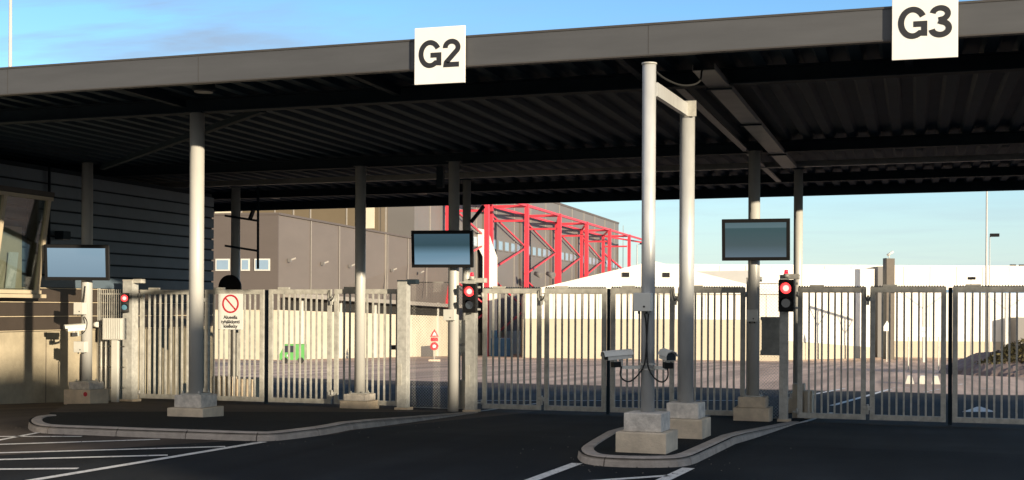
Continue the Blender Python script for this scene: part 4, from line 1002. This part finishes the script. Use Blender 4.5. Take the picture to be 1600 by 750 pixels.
# --- white tent hall, gable towards the gates
Zt = 106
loc3 = onto(C(818, 482, Zt)); rz3 = TH
T = empty('tent_hall', loc3, rz3, 'white gabled storage hall with two small dark vents, behind the middle gate', 'hall')
W3 = (1222-818)*Zt/F; bz = loc3.z; ze = vz(24, Zt)-bz; zap = vz(75, Zt)-bz; zmid = vz(-16, Zt)-bz
LB(T).box((-.04, -.05, -1), (W3+.04, 25, zmid)).build('plinth', 'beige_plinth')
m3 = LB(T); m3.hexa([(0, 0, zmid+.01), (W3, 0, zmid+.01), (W3, 25, zmid+.01), (0, 25, zmid+.01), (0, 0, ze), (W3, 0, ze), (W3, 25, ze), (0, 25, ze)]); m3.build('walls', 'white_metal')
b = MB(); WT = wm(T); b.prism([WT @ Vector(p) for p in ((-.4, -.3, ze+.02), (W3+.4, -.3, ze+.02), (W3/2, -.3, zap))], WT.to_3x3() @ Vector((0, 25.6, 0))); b.build('gable_roof', M_['white_metal'], T)
for k in range(1, 17): LB(T).box((W3*k/17-.05, -.05, zmid+.02), (W3*k/17+.05, -.001, ze)).build('rib', 'white_metal')
for px in (977, 1040):
    k = (px-818)*Zt/F; LB(T).box((k-.28, -.42, vz(50, Zt)-bz), (k+.28, -.301, vz(57, Zt)-bz)).build('vent', 'black_plastic')
kk = (1000-818)*Zt/F; LB(T).box((kk, -.12, -.5), (kk+2.6, -.051, zmid)).build('door', 'beige_plinth')
# --- side hall to the right of the tent
a = onto(C(1180, 482, 112)); c = onto(C(1366, 482, 131)); d = (c-a); ln_ = d.length; ang = math.atan2(d.y, d.x)
Sh = empty('side_hall', a, ang, 'white hall wall with a beige base running back behind the right-hand gate', 'hall')
hS = vz(65, 112)-a.z
LB(Sh).hexa([(0, .0, 1.9), (ln_, 0, .6), (ln_, 12, .6), (0, 12, 1.9), (0, 0, hS-.2), (ln_, 0, hS+.6), (ln_, 12, hS+.6), (0, 12, hS-.2)]).build('walls', 'white_metal')
LB(Sh).hexa([(-.05, -.06, -3), (ln_, -.06, -3), (ln_, 12, -3), (-.05, 12, -3), (-.05, -.06, 1.89), (ln_, -.06, .6), (ln_, 12, .59), (-.05, 12, 1.89)]).build('plinth', 'beige_plinth')
# --- far white logistics building
Zf = 136
loc4 = onto(C(1000, 482, Zf)); FB = empty('warehouse', loc4, TH, 'very long bright white warehouse with a beige base filling the right background', 'warehouse')
W4 = 900*Zf/F; f0 = loc4.z; zt4 = vz(68, Zf)-f0
LB(FB).box((0, 0, vz(-48, Zf)-f0), (W4, 40, zt4)).build('walls', 'white_metal')
LB(FB).box((-.1, -.08, -3), (W4, 40.1, vz(-48.1, Zf)-f0)).build('plinth', 'beige_plinth')
LB(FB).box((-.05, -.06, zt4+.001), (W4, 40, zt4+.18)).build('parapet', 'white_metal')
k = (1364-1000)*Zf/F; LB(FB).box((k, -1.8, -1), (k+1.3, -.081, zt4-.02)).build('shaded_face', 'hangar_grey')  # wall face in shade, its grey painted as a separate block
for k in range(1, 22): LB(FB).box((k*2.8-.02, -.02, vz(-48, Zf)-f0), (k*2.8+.02, -.001, zt4)).build('panel_joint', 'seam')
k = (1575-1000)*Zf/F; LB(FB).box((k, -2.2, -1), (k+9, -.1, vz(-10, Zf)-f0)).build('grey_shed', 'hangar_grey')
for px in (1583, 1597):
    k = (px-1000)*Zf/F; LB(FB).box((k, .5, zt4), (k+.5, 1, zt4+.35)).build('roof_lamp', 'black_plastic')
# pylon
Zp = 125; lp = onto(C(1389, 482, Zp))
o = empty('pylon', lp, TH, 'tall dark square pylon standing in front of the white warehouse', 'pylon')
LB(o).box((-.42, -.42, -.5), (.42, .42, vz(81, Zp)-lp.z)).build('shaft', 'pylon')
LB(o).box((-.48, -.48, -.5), (-.38, .48, vz(81.5, Zp)-lp.z)).build('edge', 'black_plastic')
LB(o).tube([(0, 0, vz(81, Zp)-lp.z), (0, 0, vz(87, Zp)-lp.z)], .04, 8).tube([(-.2, 0, vz(86, Zp)-lp.z), (.4, 0, vz(92, Zp)-lp.z)], .12, 8).build('lamp', 'white_box')
# lamp masts
def mast(px, ytop, ybase, Z, r, label, head=None, m='column'):
    p0 = onto(C(px, 482, Z)); zt_ = C(px, ytop, Z).z
    o = empty('lamp_mast', p0, TH, label, 'lamp mast')
    b = MB(); b.tube([p0, Vector((p0.x, p0.y, (p0.z+zt_)/2)), Vector((p0.x, p0.y, zt_))], r, 12, r1=r*.6); b.build('pole', M_[m], o)
    b = MB(); b.tube([p0, p0+Vector((0, 0, .5))], r*2.2, 12); b.build('foot', M_['concrete'], o)
    if head:
        b = MB(); h0 = Vector((p0.x, p0.y, zt_)); b.bar(h0, h0+Vector((head, 0, .1)), .12, .08); b.build('arm', M_[m], o)
        b = MB(); b.box(h0+Vector((head-.35, -.2, .0)), h0+Vector((head+.35, .2, .25)), .03); b.build('lamp_head', M_['black_plastic'], o)
    return o
mast(14, -60, 600, 62, .12, 'tall cream mast rising behind the canopy at the far left')
mast(1541, 250, 560, 72, .075, 'tall pale mast in front of the warehouse, left of the mound')
mast(1546, 370, 560, 100, .06, 'thinner lamp mast with a dark head beside the tall pale mast', .35)
mast(1517, 437, 550, 118, .05, 'short lamp post with a small dark head in front of the warehouse', .05)
mast(995, 382, 550, 196, .14, 'distant lamp post at the far right end of the red steelwork', .8)
# faint steel portal seen through the right gate
loc5 = onto(C(1444, 482, 112)); o = empty('pipe_portal', loc5, TH, 'slim grey steel portal with diagonal braces in front of the warehouse', 'steel frame')
for k in (0, 7.2): 
    LB(o).box((k-.12, -.12, 0), (k+.12, .12, vz(28, 112)-loc5.z)).build('post', 'galv_post')
    for s_ in (-1, 1): LB(o).bar((k, 0, vz(2, 112)-loc5.z), (k+s_*2.0, 0, vz(28, 112)-loc5.z), .1, .1).build('brace', 'galv_post')
LB(o).box((-2.2, -.1, vz(28, 112)-loc5.z), (9.4, .1, vz(28, 112)-loc5.z+.25)).build('beam', 'blue_paint')
# direction board
p0 = onto(C(1420, 482, 70)); o = empty('direction_board', p0, TH, 'wide pale board on two posts beyond the right gate', 'sign')
for k in (0, 1.65): LB(o).box((k-.03, 0, 0), (k+.03, .06, vz(-33, 70)-p0.z)).build('post', 'galv')
for k in range(2): LB(o).box((-.1, -.03, vz(-41+k*8.5, 70)-p0.z), (1.75, -.001, vz(-34+k*8.5, 70)-p0.z)).build('panel', 'sign_white')
# concrete barriers
for (px, lb) in ((1422, 'left of the three small white concrete stands beyond the right gate'), (1442, 'middle of the three small white concrete stands beyond the right gate'), (1463, 'right of the three small white concrete stands beyond the right gate')):
    p0 = onto(C(px, 482, 46)); b = MB(); b.prism([p0+Vector((-.16, 0, -.02)), p0+Vector((.16, 0, -.02)), p0+Vector((.07, 0, .30)), p0+Vector((-.07, 0, .30))], (0, .4, 0)); b.build('barrier_stand', M_['white_box'], None, lb, 'barrier', 'white concrete stands beyond the right gate', loc=p0)
# white marker sign by pylon
p0 = onto(C(1386, 482, 112)); o = empty('marker_sign', p0, TH, 'small white diamond marker beside the foot of the dark pylon', 'sign')
LB(o).box((-.04, 0, 0), (.04, .06, 2.9)).build('post', 'galv')
b = MB(); W_ = wm(o); b.prism([W_ @ Vector(p) for p in ((-.3, -.04, 2.7), (.3, -.04, 2.7), (.3, -.04, 3.1), (0, -.04, 3.6), (-.3, -.04, 3.1))], W_.to_3x3() @ Vector((0, .04, 0))); b.build('plate', M_['sign_white'], o)
# --- green van
p0 = onto(C(437, 482, 66)); o = empty('green_van', p0, TH+R(6), 'small bright green van parked by the cream wall behind the left gate', 'van')
Lv = 41*66/F; Hv = .99
b = MB(); W_ = wm(o); prof_ = [(0, .18), (Lv, .18), (Lv, Hv), (Lv*.18, Hv), (.04, Hv*.55), (0, Hv*.5)]
b.prism([W_ @ Vector((x, 0, z)) for x, z in prof_], W_.to_3x3() @ Vector((0, .9, 0))); b.build('body', M_['green_paint'], o)
LB(o).box((Lv*.16, -.02, Hv*.58), (Lv*.34, -.001, Hv*.93)).build('side_window', 'window_glass')
LB(o).box((Lv*.38, -.02, Hv*.58), (Lv*.58, -.001, Hv*.93)).build('side_window', 'window_glass')
LB(o).box((Lv*.28, -.02, Hv*.36), (Lv*.38, -.001, Hv*.46)).build('label_plate', 'white_box')
for k in (.2, .8):
    w_ = LB(o).tube([(Lv*k, -.02, .16), (Lv*k, .2, .16)], .16, 16).build('wheel', 'tyre')
# --- blue skip container
p0 = onto(C(767, 482, 113)); o = empty('blue_container', p0, TH, 'dark blue waste container with a small machine on top, below the red posts', 'container')
LB(o).box((0, 0, -.1), (31*113/F, 1.6, 1.6), .05).build('body', 'blue_paint')
for k in range(5): LB(o).box((.1+k*.34, -.05, .1), (.2+k*.34, -.001, 1.5)).build('rib', 'blue_paint')
LB(o).box((.05, .2, 1.61), (.6, .9, 2.3), .05).build('machine', 'blue_paint')
# --- stacked warning signs on a stand
p0 = onto(C(679, 482, 78)); o = empty('warning_sign_stand', p0, TH, 'stand with three small red-edged warning signs beyond the chain link fence', 'sign')
LB(o).box((-.03, 0, 0), (.03, .05, 1.95)).build('post', 'galv')
LB(o).box((-.35, -.2, -.05), (.35, .25, .12), .02).build('foot', 'concrete')
b = MB(); W_ = wm(o); b.prism([W_ @ Vector(p) for p in ((-.27, -.03, 1.5), (.27, -.03, 1.5), (0, -.03, 1.97))], W_.to_3x3() @ Vector((0, .025, 0))); b.build('triangle_plate', M_['sign_red'], o)
b = MB(); b.prism([W_ @ Vector(p) for p in ((-.14, -.04, 1.57), (.14, -.04, 1.57), (0, -.04, 1.82))], W_.to_3x3() @ Vector((0, .009, 0))); b.build('triangle_centre', M_['sign_white'], o)
LB(o).box((-.22, -.03, 1.22), (.22, -.005, 1.45)).build('plate', 'sign_red')
LB(o).tube([(0, -.04, .92), (0, -.005, .92)], .25, 20).build('round_plate', 'sign_red'); LB(o).tube([(0, -.05, .92), (0, -.041, .92)], .11, 20).build('round_centre', 'sign_white')
# --- barrier arm box behind left gate
q = P(618, 545, 26.5); o = empty('gate_operator', (q.x, 26.5, gz(26.5)), 0, 'slim dark barrier post with a black head behind the left gate', 'barrier')
b = MB(); b.box((q.x+.05, 26.5, gz(26.5)), (q.x+.2, 26.65, q.z-.02), .006); b.build('post', M_['steel_dark'], o)
b = MB(); b.box((q.x-.12, 26.45, q.z-.02), (q.x+.25, 26.68, q.z+.08), .01); b.build('head', M_['black_plastic'], o)

# --- mound with scrub at the right
mc = onto(C(1620, 482, 62)); random.seed(11)
b = MB(); n, mR = 40, 4.6
vv = {}
for i in range(n+1):
    for j in range(n+1):
        x, y = (i/n*2-1)*mR, (j/n*2-1)*mR*1.3; r_ = math.sqrt((x/mR)**2+(y/mR/1.3)**2)
        h_ = max(0, 1-r_)**.8*1.7*(1+.25*math.sin(x*1.3+y)*math.cos(y*.9))+random.uniform(-.06, .09)*(r_ < 1)
        vv[i, j] = b.bm.verts.new((mc.x+x, mc.y+y, gz(mc.y+y)-.03+h_ if r_ < 1 else gz(mc.y+y)-.15))
for i in range(n):
    for j in range(n): b.bm.faces.new([vv[i, j], vv[i+1, j], vv[i+1, j+1], vv[i, j+1]])
b.build('mound', M_['rock'], kind='structure')
for k, (px, lb) in enumerate(((1560, 'low dry bush on the left slope of the gravel mound'), (1582, 'dry bush near the top of the gravel mound'), (1603, 'dry bush at the right edge on top of the gravel mound'))):
    c0 = C(px, 482, 60); c0.z = gz(c0.y)+.35+k*.4
    b = MB()
    for i in range(420):
        a_ = random.uniform(0, 6.28); rr_ = random.random()**.5*1.1; hh = random.random()*(1-rr_*.6)*.8
        p_ = c0+Vector((math.cos(a_)*rr_, math.sin(a_)*rr_, hh-.1)); s1 = Vector((random.uniform(-1, 1), random.uniform(-1, 1), random.uniform(-.3, 1))).normalized()*.13; s2 = s1.cross(Vector((random.random(), random.random(), random.random()))).normalized()*.05
        b.quad([p_-s1, p_+s2, p_+s1, p_-s2])
    b.build('bush', M_['bush'], None, lb, 'bush', 'dry bushes on the gravel mound', loc=c0)

# ------------------------------------------------------------------ unseen block added behind the camera, stepped to shade the lanes
OX0, OX1, OY = 50.0, 150.0, -25.0
ob = empty('shade_block', (OX0, OY, 0), 0, 'long unseen stepped block behind the photographer, shaped to shade the lanes', 'building')
for (xa, xb, hh) in ((OX0, 67.0, 11.8), (67.0, OX1, 14.2)):
    b = MB(); b.box((xa+.001, OY-3.5, -.2), (xb, OY, hh)); b.build('walls', M_['clad_greybrown'], ob)
    b = MB(); b.box((xa-.1, OY-3.6, hh+.001), (xb-.11, OY+.1, hh+.2)); b.build('roof_edge', M_['clad_brown_dark'], ob)
for k in range(16):
    for z in (1.0, 4.6, 8.2):
        b = MB(); b.box((OX0+2+k*4.3, OY+.001, z), (OX0+4.4+k*4.3, OY+.06, z+1.6)); f_ = b.build('window', M_['white_box'], ob)
        b = MB(); b.box((OX0+2.1+k*4.3, OY+.061, z+.1), (OX0+4.3+k*4.3, OY+.07, z+1.5)); b.build('pane', M_['window_glass'], f_)
